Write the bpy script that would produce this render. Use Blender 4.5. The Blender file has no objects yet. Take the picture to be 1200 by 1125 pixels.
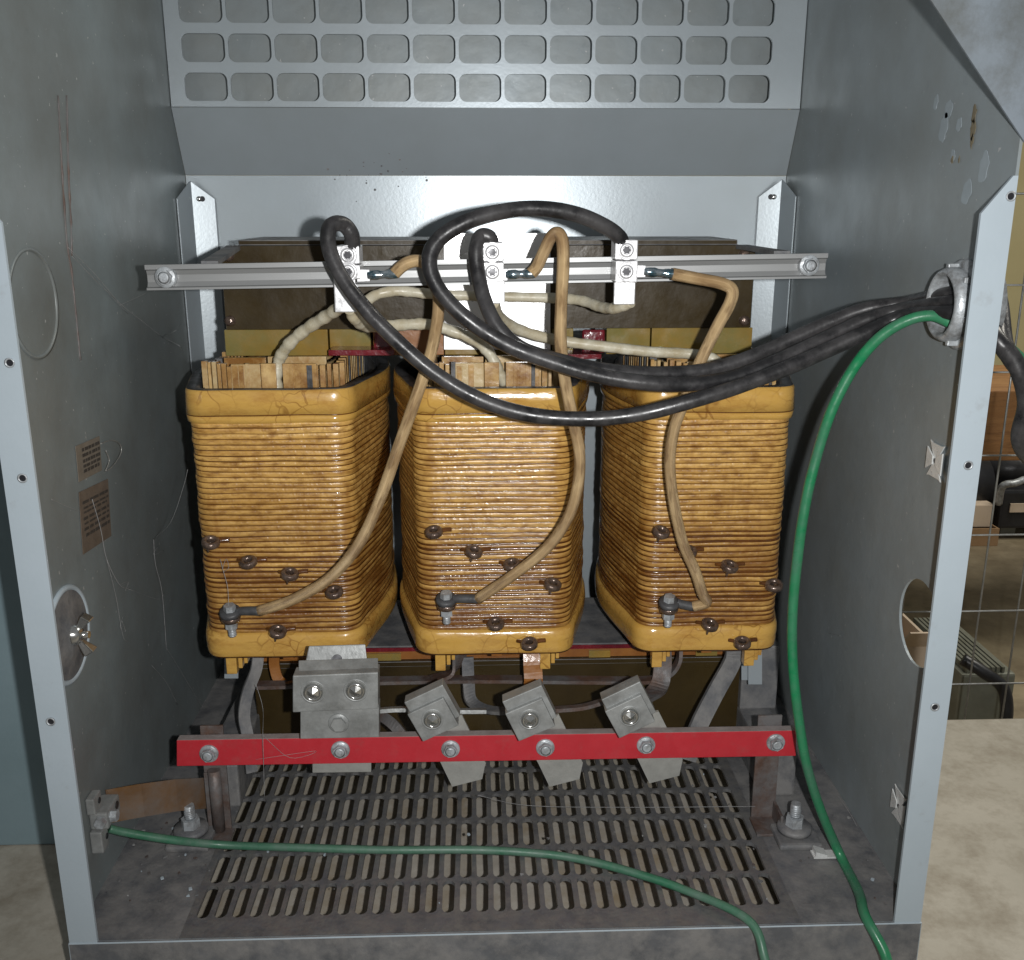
import bpy, bmesh, math, random
from mathutils import Vector, Matrix
random.seed(7)
SC = bpy.context.scene
COL = SC.collection
# ------------------------------------------------------------------ camera model
H = 1.05                      # camera height above the workshop floor
F = 1150.0                    # focal length in photo pixels (photo 1200 x 1125)
TH = math.radians(15.4); YAW = math.radians(2.0)
fw = Vector((math.sin(YAW)*math.cos(TH), math.cos(YAW)*math.cos(TH), -math.sin(TH)))
rt = Vector((math.cos(YAW), -math.sin(YAW), 0))
up = rt.cross(fw)
CAM = Vector((0, 0, H))
def ray(px, py): return fw + rt*((px-600)/F) - up*((py-562.5)/F)
def P(px, py, v):
    d = ray(px, py); return CAM + d*(v/d.y)
def PXp(px, py, x):
    d = ray(px, py); return CAM + d*(x/d.x)
def PZ(px, py, z):
    d = ray(px, py); return CAM + d*((z-H)/d.z)

# ------------------------------------------------------------------ materials
MATS = {}
def mat(name, c1, c2=None, rough=.5, metal=0., scale=20., bump=0., bscale=200., dirt=None, dscale=8., damt=.5,
        coat=0., spec=.5, rvar=.12, dsharp=.12, coords='Object', stretch=None, crack=0., specks=None):
    m = bpy.data.materials.new(name); m.use_nodes = True
    nt = m.node_tree; N = nt.nodes; L = nt.links
    b = N['Principled BSDF']
    tc = N.new('ShaderNodeTexCoord'); mp = N.new('ShaderNodeMapping')
    L.new(tc.outputs[coords], mp.inputs['Vector'])
    if stretch: mp.inputs['Scale'].default_value = stretch
    n1 = N.new('ShaderNodeTexNoise'); n1.inputs['Scale'].default_value = scale; n1.inputs['Detail'].default_value = 6
    n1.inputs['Roughness'].default_value = .65
    L.new(mp.outputs[0], n1.inputs['Vector'])
    c2 = c2 or tuple(x*.82 for x in c1)
    r = N.new('ShaderNodeValToRGB'); r.color_ramp.elements[0].position = .35; r.color_ramp.elements[1].position = .66
    r.color_ramp.elements[0].color = (*c2, 1); r.color_ramp.elements[1].color = (*c1, 1)
    L.new(n1.outputs['Fac'], r.inputs['Fac'])
    out = r.outputs['Color']
    if dirt:
        n2 = N.new('ShaderNodeTexNoise'); n2.inputs['Scale'].default_value = dscale; n2.inputs['Detail'].default_value = 8
        n2.inputs['Roughness'].default_value = .7
        L.new(mp.outputs[0], n2.inputs['Vector'])
        rr = N.new('ShaderNodeValToRGB'); rr.color_ramp.elements[0].position = 1-damt-dsharp; rr.color_ramp.elements[1].position = 1-damt+dsharp
        rr.color_ramp.elements[0].position = max(0, .62-damt*.25-dsharp); rr.color_ramp.elements[1].position = min(1, .62-damt*.25+dsharp)
        L.new(n2.outputs['Fac'], rr.inputs['Fac'])
        mx = N.new('ShaderNodeMix'); mx.data_type = 'RGBA'; mx.inputs['B'].default_value = (*dirt, 1)
        L.new(rr.outputs['Color'], mx.inputs['Factor']); L.new(out, mx.inputs['A']); out = mx.outputs['Result']
    if specks:
        sn = N.new('ShaderNodeTexNoise'); sn.inputs['Scale'].default_value = 170; sn.inputs['Detail'].default_value = 2; L.new(mp.outputs[0], sn.inputs['Vector'])
        sr = N.new('ShaderNodeMapRange'); sr.inputs['From Min'].default_value = .725; sr.inputs['From Max'].default_value = .76; L.new(sn.outputs['Fac'], sr.inputs['Value'])
        sm = N.new('ShaderNodeTexNoise'); sm.inputs['Scale'].default_value = 34; sm.inputs['Detail'].default_value = 5; sm.inputs['Roughness'].default_value = .75; L.new(mp.outputs[0], sm.inputs['Vector'])
        sq = N.new('ShaderNodeMapRange'); sq.inputs['From Min'].default_value = .60; sq.inputs['From Max'].default_value = .72; sq.inputs['To Max'].default_value = .35; L.new(sm.outputs['Fac'], sq.inputs['Value'])
        mx = N.new('ShaderNodeMix'); mx.data_type = 'RGBA'; mx.inputs['B'].default_value = tuple(x*.55 for x in c1)+(1,)
        L.new(sq.outputs[0], mx.inputs['Factor']); L.new(out, mx.inputs['A']); out = mx.outputs['Result']
        mx = N.new('ShaderNodeMix'); mx.data_type = 'RGBA'; mx.inputs['B'].default_value = (*specks, 1)
        L.new(sr.outputs[0], mx.inputs['Factor']); L.new(out, mx.inputs['A']); out = mx.outputs['Result']
    if crack:
        vo = N.new('ShaderNodeTexVoronoi'); vo.feature = 'DISTANCE_TO_EDGE'; vo.inputs['Scale'].default_value = 55
        wn = N.new('ShaderNodeTexNoise'); wn.inputs['Scale'].default_value = 30
        va = N.new('ShaderNodeVectorMath'); va.operation = 'MULTIPLY_ADD'; L.new(wn.outputs['Color'], va.inputs[0]); va.inputs[1].default_value = (.03,.03,.03)
        L.new(tc.outputs[coords], va.inputs[2]); L.new(tc.outputs[coords], wn.inputs['Vector']); L.new(va.outputs[0], vo.inputs['Vector'])
        cr = N.new('ShaderNodeMapRange'); cr.inputs['From Min'].default_value = .012; cr.inputs['From Max'].default_value = .05
        cr.inputs['To Min'].default_value = .7; cr.inputs['To Max'].default_value = 0; L.new(vo.outputs['Distance'], cr.inputs['Value'])
        gn = N.new('ShaderNodeTexNoise'); gn.inputs['Scale'].default_value = 14; L.new(tc.outputs[coords], gn.inputs['Vector'])
        gm = N.new('ShaderNodeMapRange'); gm.inputs['From Min'].default_value = .45; gm.inputs['From Max'].default_value = .6; L.new(gn.outputs['Fac'], gm.inputs['Value'])
        mu = N.new('ShaderNodeMath'); mu.operation = 'MULTIPLY'; L.new(cr.outputs[0], mu.inputs[0]); L.new(gm.outputs[0], mu.inputs[1])
        mx = N.new('ShaderNodeMix'); mx.data_type = 'RGBA'; mx.inputs['B'].default_value = (.22,.09,.015,1)
        L.new(mu.outputs[0], mx.inputs['Factor']); L.new(out, mx.inputs['A']); out = mx.outputs['Result']
    L.new(out, b.inputs['Base Color'])
    b.inputs['Metallic'].default_value = metal
    mr = N.new('ShaderNodeMapRange'); mr.inputs['To Min'].default_value = max(.03, rough-rvar); mr.inputs['To Max'].default_value = min(1, rough+rvar)
    n3 = N.new('ShaderNodeTexNoise'); n3.inputs['Scale'].default_value = scale*2.3; n3.inputs['Detail'].default_value = 4
    L.new(mp.outputs[0], n3.inputs['Vector']); L.new(n3.outputs['Fac'], mr.inputs['Value'])
    mr.inputs['From Min'].default_value = .3; mr.inputs['From Max'].default_value = .7
    L.new(mr.outputs[0], b.inputs['Roughness'])
    b.inputs['Specular IOR Level'].default_value = spec
    if coat:
        b.inputs['Coat Weight'].default_value = coat; b.inputs['Coat Roughness'].default_value = .08
    if bump:
        n4 = N.new('ShaderNodeTexNoise'); n4.inputs['Scale'].default_value = bscale; n4.inputs['Detail'].default_value = 5
        L.new(mp.outputs[0], n4.inputs['Vector'])
        bp = N.new('ShaderNodeBump'); bp.inputs['Strength'].default_value = bump; bp.inputs['Distance'].default_value = .002
        L.new(n4.outputs['Fac'], bp.inputs['Height']); L.new(bp.outputs[0], b.inputs['Normal'])
        if coat: L.new(bp.outputs[0], b.inputs['Coat Normal'])
    MATS[name] = m
    return m

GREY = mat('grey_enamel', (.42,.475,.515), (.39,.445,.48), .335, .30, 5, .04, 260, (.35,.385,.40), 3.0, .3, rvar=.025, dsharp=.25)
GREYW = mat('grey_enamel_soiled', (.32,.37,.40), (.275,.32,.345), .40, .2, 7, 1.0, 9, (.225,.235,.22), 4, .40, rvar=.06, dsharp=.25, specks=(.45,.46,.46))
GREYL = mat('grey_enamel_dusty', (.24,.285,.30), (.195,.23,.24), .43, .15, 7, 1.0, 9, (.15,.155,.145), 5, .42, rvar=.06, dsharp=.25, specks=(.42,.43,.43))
GREYF = mat('grey_enamel_flange', (.38,.44,.485), (.355,.415,.455), .40, 0, 10, .05, 300, (.30,.33,.35), 30, -.35, rvar=.05, dsharp=.1)
COVER = mat('blue_grey_cover', (.22,.30,.33), (.19,.265,.29), .5, 0, 8, .1, 200)
DUSTG = mat('dusty_steel', (.13,.135,.145), (.085,.088,.095), .62, .15, 18, .35, 120, (.21,.205,.20), 30, .5)
GRATE = mat('grate_steel', (.155,.158,.168), (.105,.108,.115), .45, .35, 40, .3, 240, (.19,.185,.175), 60, .45)
RUST = mat('rusty_steel', (.135,.075,.05), (.075,.045,.036), .6, .3, 35, .4, 160, (.15,.145,.145), 24, .5)
RUSTO = mat('rust_stain', (.30,.16,.055), (.14,.07,.03), .5, .1, 10, .2, 120, (.2,.2,.2), 9, .25)
CORE = mat('core_varnish', (.030,.019,.007), (.018,.0115,.004), .36, 0, 14, .18, 90, (.055,.038,.013), 6, .4, spec=.25, rvar=.1, dsharp=.25)
YBOARD = mat('yellow_board', (.32,.195,.04), (.24,.135,.025), .22, 0, 22, .15, 90, (.19,.16,.05), 9, .5, coat=.5)
OBOARD = mat('orange_board', (.30,.12,.025), (.2,.07,.015), .42, 0, 30, .3, 90, coat=.08)
REDIN = mat('red_varnish', (.18,.012,.02), (.09,.008,.014), .18, 0, 40, .5, 90, coat=.6)
STAVE = mat('spacer_board', (.62,.43,.19), (.46,.28,.10), .28, 0, 28, .25, 120, (.22,.10,.025), 26, .5, coat=.4)
STAVED = mat('spacer_board_aged', (.44,.26,.09), (.28,.14,.04), .3, 0, 30, .3, 150, (.50,.38,.20), 30, .42, coat=.35)
BAND = mat('winding_band', (.60,.375,.10), (.52,.295,.062), .24, 0, 14, .25, 60, (.33,.14,.02), 14, .12, coat=.6, dsharp=.12, stretch=(1,1,2.5), crack=.0022)
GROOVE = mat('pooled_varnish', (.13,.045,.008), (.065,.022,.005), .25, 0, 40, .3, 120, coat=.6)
BLACKIN = mat('black_paper', (.035,.034,.034), (.02,.02,.021), .5, 0, 30, .3, 120, (.12,.12,.125), 30, .35)
ALU = mat('aluminium', (.29,.295,.295), (.26,.265,.265), .42, .45, 6, .03, 200, stretch=(.3,12,12), rvar=.04)
ALUL = mat('aluminium_lug', (.72,.72,.73), (.62,.62,.63), .38, .5, 60, .1, 220)
ALUD = mat('dull_lug_alloy', (.345,.355,.35), (.29,.30,.295), .45, .35, 45, .12, 260, (.20,.205,.20), 30, .3)
TONG = mat('lug_tongue', (.36,.36,.335), (.30,.30,.28), .5, .3, 50, .2, 200)
ZINC = mat('zinc_bolt', (.50,.53,.55), (.40,.43,.455), .40, .35, 120, .2, 400, (.2,.2,.2), 90, .3)
CHROME = mat('bright_screw', (.62,.62,.60), (.52,.52,.50), .17, .92, 80, .02, 200, rvar=.05)
DARKM = mat('dark_socket', (.03,.03,.035), (.015,.015,.018), .4, .3, 60)
BROWNM = mat('varnished_bolt', (.20,.145,.115), (.085,.055,.042), .28, .55, 150, .4, 260, coat=.4)
BLACKC = mat('black_cable', (.020,.019,.020), (.010,.010,.011), .36, 0, 40, .15, 160, (.052,.050,.051), 20, .36, spec=.5, dsharp=.10, rvar=.14)
GREENC = mat('green_cable', (.010,.20,.075), (.008,.155,.058), .34, 0, 50, .12, 160, (.06,.15,.10), 17, .45, dsharp=.14)
CREAM = mat('cream_wrap', (.60,.57,.46), (.50,.46,.35), .42, 0, 60, .3, 140, (.40,.34,.22), 40, .35)
CRIMP = mat('blue_crimp', (.12,.22,.27), (.07,.14,.18), .16, .85, 90, .05, 100, (.6,.66,.7), 120, .3)
SHRINK = mat('dark_sleeve', (.07,.072,.075), (.045,.045,.048), .5, 0, 80, .2, 200)
REDBAR = mat('red_fibre', (.46,.024,.035), (.42,.020,.030), .47, 0, 40, .08, 300, (.38,.045,.05), 60, -.1)
REDEDGE = mat('dusty_edge', (.27,.24,.235), (.2,.17,.165), .7, 0, 60, .2, 240)
WHITE = mat('white_plate', (.85,.85,.85), (.82,.82,.82), .33, .6, 10, .05, 100)
PAPER = mat('brown_paper', (.135,.105,.08), (.105,.08,.06), .7, 0, 60, .1, 300)
PAPER2 = mat('tan_paper', (.18,.155,.125), (.14,.12,.095), .7, 0, 60, .1, 300)
INK = mat('faded_ink', (.05,.042,.036), (.035,.03,.026), .7, 0, 100)
WEB = mat('spider_silk', (.34,.34,.34), (.22,.22,.22), .6, 0, 300)
CONC = mat('concrete', (.50,.46,.385), (.43,.395,.325), .8, 0, 9, .3, 90, (.30,.26,.20), 21, .18, dsharp=.14)
SHOPF = mat('workshop_concrete', (.36,.30,.20), (.27,.22,.14), .6, 0, 4, .15, 60, (.13,.1,.06), 3, .35)
YWALL = mat('yellow_wall', (.68,.60,.33), (.62,.54,.29), .7, 0, 3, .1, 60)
WOOD = mat('pine_board', (.42,.22,.085), (.29,.135,.045), .55, 0, 7, .25, 60, (.2,.09,.03), 14, .3, stretch=(1,4,9))
CARD = mat('cardboard', (.36,.23,.12), (.30,.18,.09), .8, 0, 12, .1, 90)
CARDP = mat('pale_cardboard', (.62,.50,.38), (.55,.44,.32), .8, 0, 12, .1, 90)
WIRE = mat('galvanised_wire', (.40,.40,.38), (.28,.28,.27), .45, .6, 90)
MACH = mat('black_machine', (.028,.029,.032), (.018,.018,.02), .4, .2, 20, .2, 80)
MACHG = mat('grey_green_metal', (.20,.21,.17), (.15,.155,.125), .5, .2, 20, .15, 80)

def wind_mat():
    m = bpy.data.materials.new('paper_covered_winding'); m.use_nodes = True
    nt = m.node_tree; N = nt.nodes; L = nt.links; b = N['Principled BSDF']
    uv = N.new('ShaderNodeUVMap'); uv.uv_map = 'UVMap'
    def noise(vec, sc, det=6, rough=.6):
        n = N.new('ShaderNodeTexNoise'); n.inputs['Scale'].default_value = sc; n.inputs['Detail'].default_value = det
        n.inputs['Roughness'].default_value = rough; L.new(vec, n.inputs['Vector']); return n.outputs['Fac']
    def mapping(s):
        mp = N.new('ShaderNodeMapping'); mp.inputs['Scale'].default_value = s; L.new(uv.outputs[0], mp.inputs['Vector']); return mp.outputs[0]
    def ramp(f, a, c):
        r = N.new('ShaderNodeValToRGB'); r.color_ramp.elements[0].position, r.color_ramp.elements[1].position = a[0], a[1]
        r.color_ramp.elements[0].color = (*c[0], 1); r.color_ramp.elements[1].color = (*c[1], 1); L.new(f, r.inputs['Fac']); return r.outputs['Color']
    def mix(f, a, bcol):
        mx = N.new('ShaderNodeMix'); mx.data_type = 'RGBA'; L.new(f, mx.inputs['Factor']); L.new(a, mx.inputs['A'])
        if isinstance(bcol, tuple): mx.inputs['B'].default_value = (*bcol, 1)
        else: L.new(bcol, mx.inputs['B'])
        return mx.outputs['Result']
    oi = N.new('ShaderNodeObjectInfo')
    # every turn has its own tone: long noise along the wire, short across
    rows = noise(mapping((4, 170, 1)), 1., 4)
    col = ramp(rows, (.3, .7), ((.45,.235,.05), (.68,.42,.125)))
    fine = noise(mapping((60, 160, 1)), 1., 5)
    col = mix(ramp(fine, (.44, .68), ((0,0,0), (.85,.85,.85))), col, (.20,.080,.012))
    run = noise(mapping((75, 9, 1)), 1., 4)
    col = mix(ramp(run, (.55, .75), ((0,0,0), (.6,.6,.6))), col, (.27,.115,.018))
    # varnish runs: browner in the tapped turns lower down
    sep = N.new('ShaderNodeSeparateXYZ'); L.new(uv.outputs[0], sep.inputs[0])
    lo = N.new('ShaderNodeMapRange'); lo.inputs['From Min'].default_value = .215; lo.inputs['From Max'].default_value = .06
    lo.inputs['To Min'].default_value = 0; lo.inputs['To Max'].default_value = .95; L.new(sep.outputs['Y'], lo.inputs['Value'])
    big = noise(mapping((14, 60, 1)), 1., 5)
    mu = N.new('ShaderNodeMath'); mu.operation = 'MULTIPLY'; L.new(lo.outputs[0], mu.inputs[0])
    L.new(ramp(big, (.34, .60), ((0,0,0), (1,1,1))), mu.inputs[1])
    col = mix(mu.outputs[0], col, (.155,.055,.008))
    L.new(col, b.inputs['Base Color'])
    b.inputs['Roughness'].default_value = .38
    b.inputs['Coat Weight'].default_value = .5
    cm = N.new('ShaderNodeMapRange'); cm.inputs['From Min'].default_value = .35; cm.inputs['From Max'].default_value = .65; cm.inputs['To Min'].default_value = .07; cm.inputs['To Max'].default_value = .5
    L.new(noise(mapping((22, 40, 1)), 1., 5), cm.inputs['Value']); L.new(cm.outputs[0], b.inputs['Coat Roughness'])
    # twisted covering: diagonal waves
    w = N.new('ShaderNodeTexWave'); w.bands_direction = 'DIAGONAL'; w.inputs['Scale'].default_value = 55
    w.inputs['Distortion'].default_value = 7; w.inputs['Detail'].default_value = 2; w.inputs['Detail Scale'].default_value = 2
    L.new(mapping((1, .7, 1)), w.inputs['Vector'])
    n2 = noise(mapping((90, 120, 1)), 1., 4)
    ad = N.new('ShaderNodeMath'); ad.operation = 'MULTIPLY_ADD'; L.new(w.outputs['Fac'], ad.inputs[0]); ad.inputs[1].default_value = .16
    L.new(n2, ad.inputs[2])
    bp = N.new('ShaderNodeBump'); bp.inputs['Strength'].default_value = .6; bp.inputs['Distance'].default_value = .0013
    L.new(ad.outputs[0], bp.inputs['Height']); L.new(bp.outputs[0], b.inputs['Normal']); L.new(bp.outputs[0], b.inputs['Coat Normal'])
    return m
WIND = wind_mat()

def braid_mat():
    m = bpy.data.materials.new('braided_sleeve'); m.use_nodes = True
    nt = m.node_tree; N = nt.nodes; L = nt.links; b = N['Principled BSDF']
    uv = N.new('ShaderNodeUVMap'); uv.uv_map = 'UVMap'
    n = N.new('ShaderNodeTexNoise'); n.inputs['Scale'].default_value = 30; n.inputs['Detail'].default_value = 6
    tc = N.new('ShaderNodeTexCoord'); L.new(tc.outputs['Object'], n.inputs['Vector'])
    r = N.new('ShaderNodeValToRGB'); r.color_ramp.elements[0].color = (.33,.21,.10,1); r.color_ramp.elements[1].color = (.56,.40,.21,1)
    r.color_ramp.elements[0].position = .3; r.color_ramp.elements[1].position = .65
    L.new(n.outputs['Fac'], r.inputs['Fac'])
    # fine criss-cross weave from the UVs (u along, v round)
    def chk(sx, sy, rot):
        mp = N.new('ShaderNodeMapping'); mp.inputs['Scale'].default_value = (sx, sy, 1); mp.inputs['Rotation'].default_value = (0,0,rot)
        L.new(uv.outputs[0], mp.inputs['Vector'])
        w = N.new('ShaderNodeTexWave'); w.inputs['Scale'].default_value = 1; w.inputs['Distortion'].default_value = .6; L.new(mp.outputs[0], w.inputs['Vector']); return w.outputs['Fac']
    a = chk(120, 2.5, .5); c = chk(120, 2.5, -.5)
    ad = N.new('ShaderNodeMath'); ad.operation = 'ADD'; L.new(a, ad.inputs[0]); L.new(c, ad.inputs[1])
    st = N.new('ShaderNodeMapping'); st.inputs['Scale'].default_value = (3, 5, 1); L.new(uv.outputs[0], st.inputs['Vector'])
    sn = N.new('ShaderNodeTexNoise'); sn.inputs['Scale'].default_value = 1; sn.inputs['Detail'].default_value = 4; L.new(st.outputs[0], sn.inputs['Vector'])
    sr = N.new('ShaderNodeValToRGB'); sr.color_ramp.elements[0].position = .5; sr.color_ramp.elements[1].position = .6
    L.new(sn.outputs['Fac'], sr.inputs['Fac'])
    mx = N.new('ShaderNodeMix'); mx.data_type = 'RGBA'; mx.inputs['B'].default_value = (.16,.09,.04,1)
    mm = N.new('ShaderNodeMath'); mm.operation = 'MULTIPLY'; mm.inputs[1].default_value = .6; L.new(sr.outputs['Color'], mm.inputs[0])
    L.new(mm.outputs[0], mx.inputs['Factor']); L.new(r.outputs['Color'], mx.inputs['A'])
    L.new(mx.outputs['Result'], b.inputs['Base Color'])
    bp = N.new('ShaderNodeBump'); bp.inputs['Strength'].default_value = .5; bp.inputs['Distance'].default_value = .001
    L.new(ad.outputs[0], bp.inputs['Height']); L.new(bp.outputs[0], b.inputs['Normal'])
    b.inputs['Roughness'].default_value = .5
    return m
BRAID = braid_mat()

# ------------------------------------------------------------------ mesh builder
class MB:
    def __init__(s):
        s.bm = bmesh.new(); s.mats = []; s.cur = 0
    def use(s, m):
        if m not in s.mats: s.mats.append(m)
        s.cur = s.mats.index(m); return s
    def _fin(s, faces, smooth=False):
        for f in faces: f.material_index = s.cur; f.smooth = smooth
    def hexa(s, pts, bev=0.):
        """pts: 8 corners, bottom loop then top loop"""
        vs = [s.bm.verts.new(p) for p in pts]
        idx = [(3,2,1,0),(4,5,6,7),(0,1,5,4),(1,2,6,5),(2,3,7,6),(3,0,4,7)]
        fs = [s.bm.faces.new([vs[i] for i in t]) for t in idx]
        bmesh.ops.recalc_face_normals(s.bm, faces=fs)
        if bev > 0:
            es = list({e for f in fs for e in f.edges})
            r = bmesh.ops.bevel(s.bm, geom=es, offset=bev, segments=2, profile=.6, affect='EDGES', clamp_overlap=True)
            fs = list({f for v in vs if v.is_valid for f in v.link_faces} | set(r['faces']) | {f for f in fs if f.is_valid})
        s._fin(fs); return s
    def box(s, a, b, bev=0.):
        x0,x1 = sorted((a[0],b[0])); y0,y1 = sorted((a[1],b[1])); z0,z1 = sorted((a[2],b[2]))
        return s.hexa([(x0,y0,z0),(x1,y0,z0),(x1,y1,z0),(x0,y1,z0),(x0,y0,z1),(x1,y0,z1),(x1,y1,z1),(x0,y1,z1)], bev)
    def quadslab(s, q, v0, v1, bev=0.):
        """quad of four photo points (any order round) at plane y=v0, extruded straight back to v1"""
        a = [P(x, y, v0) for x, y in q]
        return s.hexa([*a, *[Vector((p.x, v1, p.z)) for p in a]], bev)
    def prism(s, poly, axis, t, bev=0., smooth=False):
        """poly: list of 3D points (planar); extruded by vector t"""
        t = Vector(t)
        a = [s.bm.verts.new(p) for p in poly]; b = [s.bm.verts.new(Vector(p)+t) for p in poly]
        n = len(a); fs = [s.bm.faces.new(a), s.bm.faces.new(b[::-1])]
        for i in range(n): fs.append(s.bm.faces.new([a[i], b[i], b[(i+1)%n], a[(i+1)%n]]))
        bmesh.ops.recalc_face_normals(s.bm, faces=fs)
        s._fin(fs, False)
        if smooth:
            for f in fs[2:]: f.smooth = True
        if bev > 0:
            es = list(fs[0].edges)
            r = bmesh.ops.bevel(s.bm, geom=es, offset=bev, segments=2, affect='EDGES', clamp_overlap=True)
            s._fin(r['faces'])
        return s
    def cyl(s, p0, p1, r0, r1=None, n=24, smooth=True, rot=0.):
        p0 = Vector(p0); p1 = Vector(p1); r1 = r0 if r1 is None else r1
        d = (p1-p0).normalized(); u = d.orthogonal().normalized()
        if abs(d.y) > .9: u = (Vector((1,0,0)) - d*d.x).normalized()
        w = d.cross(u)
        A = []; B = []
        for i in range(n):
            t = 2*math.pi*i/n+rot; o = u*math.cos(t)+w*math.sin(t)
            A.append(s.bm.verts.new(p0+o*r0)); B.append(s.bm.verts.new(p1+o*r1))
        fs = [s.bm.faces.new([A[i], A[(i+1)%n], B[(i+1)%n], B[i]]) for i in range(n)]
        c = [s.bm.faces.new(A[::-1]), s.bm.faces.new(B)]
        s._fin(fs, smooth); s._fin(c); bmesh.ops.recalc_face_normals(s.bm, faces=fs+c); return s
    def lathe(s, p, d, prof, n=28):
        """prof: list of (radius, along) revolved round axis d from p"""
        p = Vector(p); d = Vector(d).normalized(); u = d.orthogonal().normalized()
        if abs(d.y) > .9: u = (Vector((1,0,0)) - d*d.x).normalized()
        w = d.cross(u); rings = []
        for r, h in prof:
            rings.append([s.bm.verts.new(p+d*h+(u*math.cos(2*math.pi*i/n)+w*math.sin(2*math.pi*i/n))*max(r, 1e-5)) for i in range(n)])
        fs = []
        for a, b in zip(rings, rings[1:]):
            for i in range(n): fs.append(s.bm.faces.new([a[i], a[(i+1)%n], b[(i+1)%n], b[i]]))
        s._fin(fs, True); bmesh.ops.recalc_face_normals(s.bm, faces=fs); return s
    def tube(s, pts, r, n=14, sub=8, squash=1., lump=0., lumpn=0, seed=0, caps=True):
        pts = [Vector(p) for p in pts]
        path = catmull(pts, sub)
        uvl = s.bm.loops.layers.uv.get('UVMap') or s.bm.loops.layers.uv.new('UVMap')
        rng = random.Random(seed)
        rings = []; acc = 0.; A = []
        t0 = (path[1]-path[0]).normalized(); u = t0.orthogonal().normalized()
        ph = rng.random()*6
        for i, p in enumerate(path):
            if i: acc += (p-path[i-1]).length
            A.append(acc)
            t = (path[min(i+1, len(path)-1)]-path[max(i-1, 0)]).normalized()
            u = (u - t*u.dot(t)).normalized(); w = t.cross(u)
            rr = r(acc) if callable(r) else r
            if lump:
                rr *= 1+lump*(math.sin(acc*lumpn+ph)+.5*math.sin(acc*lumpn*2.3+ph*2)+rng.uniform(-.3,.3))
            rings.append([s.bm.verts.new(p+(u*math.cos(2*math.pi*k/n)+w*math.sin(2*math.pi*k/n)*squash)*rr) for k in range(n)])
        fs = []
        for i in range(len(rings)-1):
            for k in range(n):
                f = s.bm.faces.new([rings[i][k], rings[i][(k+1)%n], rings[i+1][(k+1)%n], rings[i+1][k]]); fs.append(f)
                for lp, (a, c) in zip(f.loops, ((A[i],k/n),(A[i],(k+1)/n),(A[i+1],(k+1)/n),(A[i+1],k/n))): lp[uvl].uv = (a*10, c)
        if caps:
            c = [s.bm.faces.new(rings[0][::-1]), s.bm.faces.new(rings[-1])]; s._fin(c)
        s._fin(fs, True); bmesh.ops.recalc_face_normals(s.bm, faces=fs); return s
    def ribbon(s, pts, wid, th, side, sub=6):
        """flat bar following pts; side: width direction vector (or list)"""
        path = catmull([Vector(p) for p in pts], sub); n = len(path); rings = []
        sd = side if isinstance(side, list) else [side]*2
        for i, p in enumerate(path):
            t = (path[min(i+1, n-1)]-path[max(i-1, 0)]).normalized()
            f = i/(n-1); k = f*(len(sd)-1); a = int(min(k, len(sd)-2)); sv = Vector(sd[a]).lerp(Vector(sd[a+1]), k-a)
            sv = (sv - t*sv.dot(t)).normalized(); nn = t.cross(sv)
            w = wid/2; h = th/2
            rings.append([s.bm.verts.new(p+sv*x+nn*y) for x, y in ((-w,-h),(w,-h),(w,h),(-w,h))])
        fs = [s.bm.faces.new(rings[0][::-1]), s.bm.faces.new(rings[-1])]
        for a, b in zip(rings, rings[1:]):
            for k in range(4): fs.append(s.bm.faces.new([a[k], a[(k+1)%4], b[(k+1)%4], b[k]]))
        s._fin(fs); bmesh.ops.recalc_face_normals(s.bm, faces=fs); return s
    def build(s, name, m=None, parent=None):
        me = bpy.data.meshes.new(name)
        if m is not None and not s.mats: s.mats = [m]
        s.bm.to_mesh(me); s.bm.free()
        for x in s.mats: me.materials.append(x)
        o = bpy.data.objects.new(name, me); COL.objects.link(o)
        if parent is not None:
            o.parent = parent; o.matrix_parent_inverse = Matrix.Translation(parent_world(parent)).inverted()
        return o
def parent_world(o):
    v = Vector(o.location)
    while o.parent is not None: break
    return v
def catmull(pts, sub):
    if len(pts) < 3: return [pts[0].lerp(pts[-1], i/sub) for i in range(sub+1)]
    q = [pts[0]*2-pts[1]] + pts + [pts[-1]*2-pts[-2]]; out = []
    for i in range(1, len(q)-2):
        p0, p1, p2, p3 = q[i-1:i+3]
        for k in range(sub):
            t = k/sub
            out.append(.5*((2*p1)+(p2-p0)*t+(2*p0-5*p1+4*p2-p3)*t*t+(3*p1-p0-3*p2+p3)*t**3))
    out.append(pts[-1]); return out
def tag(o, label=None, cat=None, group=None, kind=None):
    if label: o['label'] = label
    if cat: o['category'] = cat
    if group: o['group'] = group
    if kind: o['kind'] = kind
    return o
def thing(name, loc, label, cat, group=None):
    o = bpy.data.objects.new(name, None); COL.objects.link(o); o.location = loc; o.empty_display_size = .02
    return tag(o, label, cat, group)
def one(name, m, label, cat, mb, group=None): return tag(mb.build(name, m), label, cat, group)
def copy_tree(o, off, parent=None):
    c = o.copy(); COL.objects.link(c)
    if parent is None: c.location = Vector(o.location)+Vector(off)
    else: c.parent = parent
    for ch in list(o.children): copy_tree(ch, off, c)
    return c
def bolt(mb, p, r=.009, h=.006, m=None, rot=.3, washer=True, cup=True):
    """hex-flange bolt head facing -Y"""
    p = Vector(p); mb.use(m or ZINC)
    if washer: mb.lathe(p, (0,-1,0), [(r*1.08,-.004),(r*1.08,.0012),(r*1.02,.0018),(0,.0019)])
    mb.cyl(p+Vector((0,-.002,0)), p+Vector((0,-h,0)), r*.80, r*.78, 6, False, rot)
    if cup: mb.cyl(p+Vector((0,-h,0)), p+Vector((0,-h-.0012,0)), r*.62, r*.42, 18, True)

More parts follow.
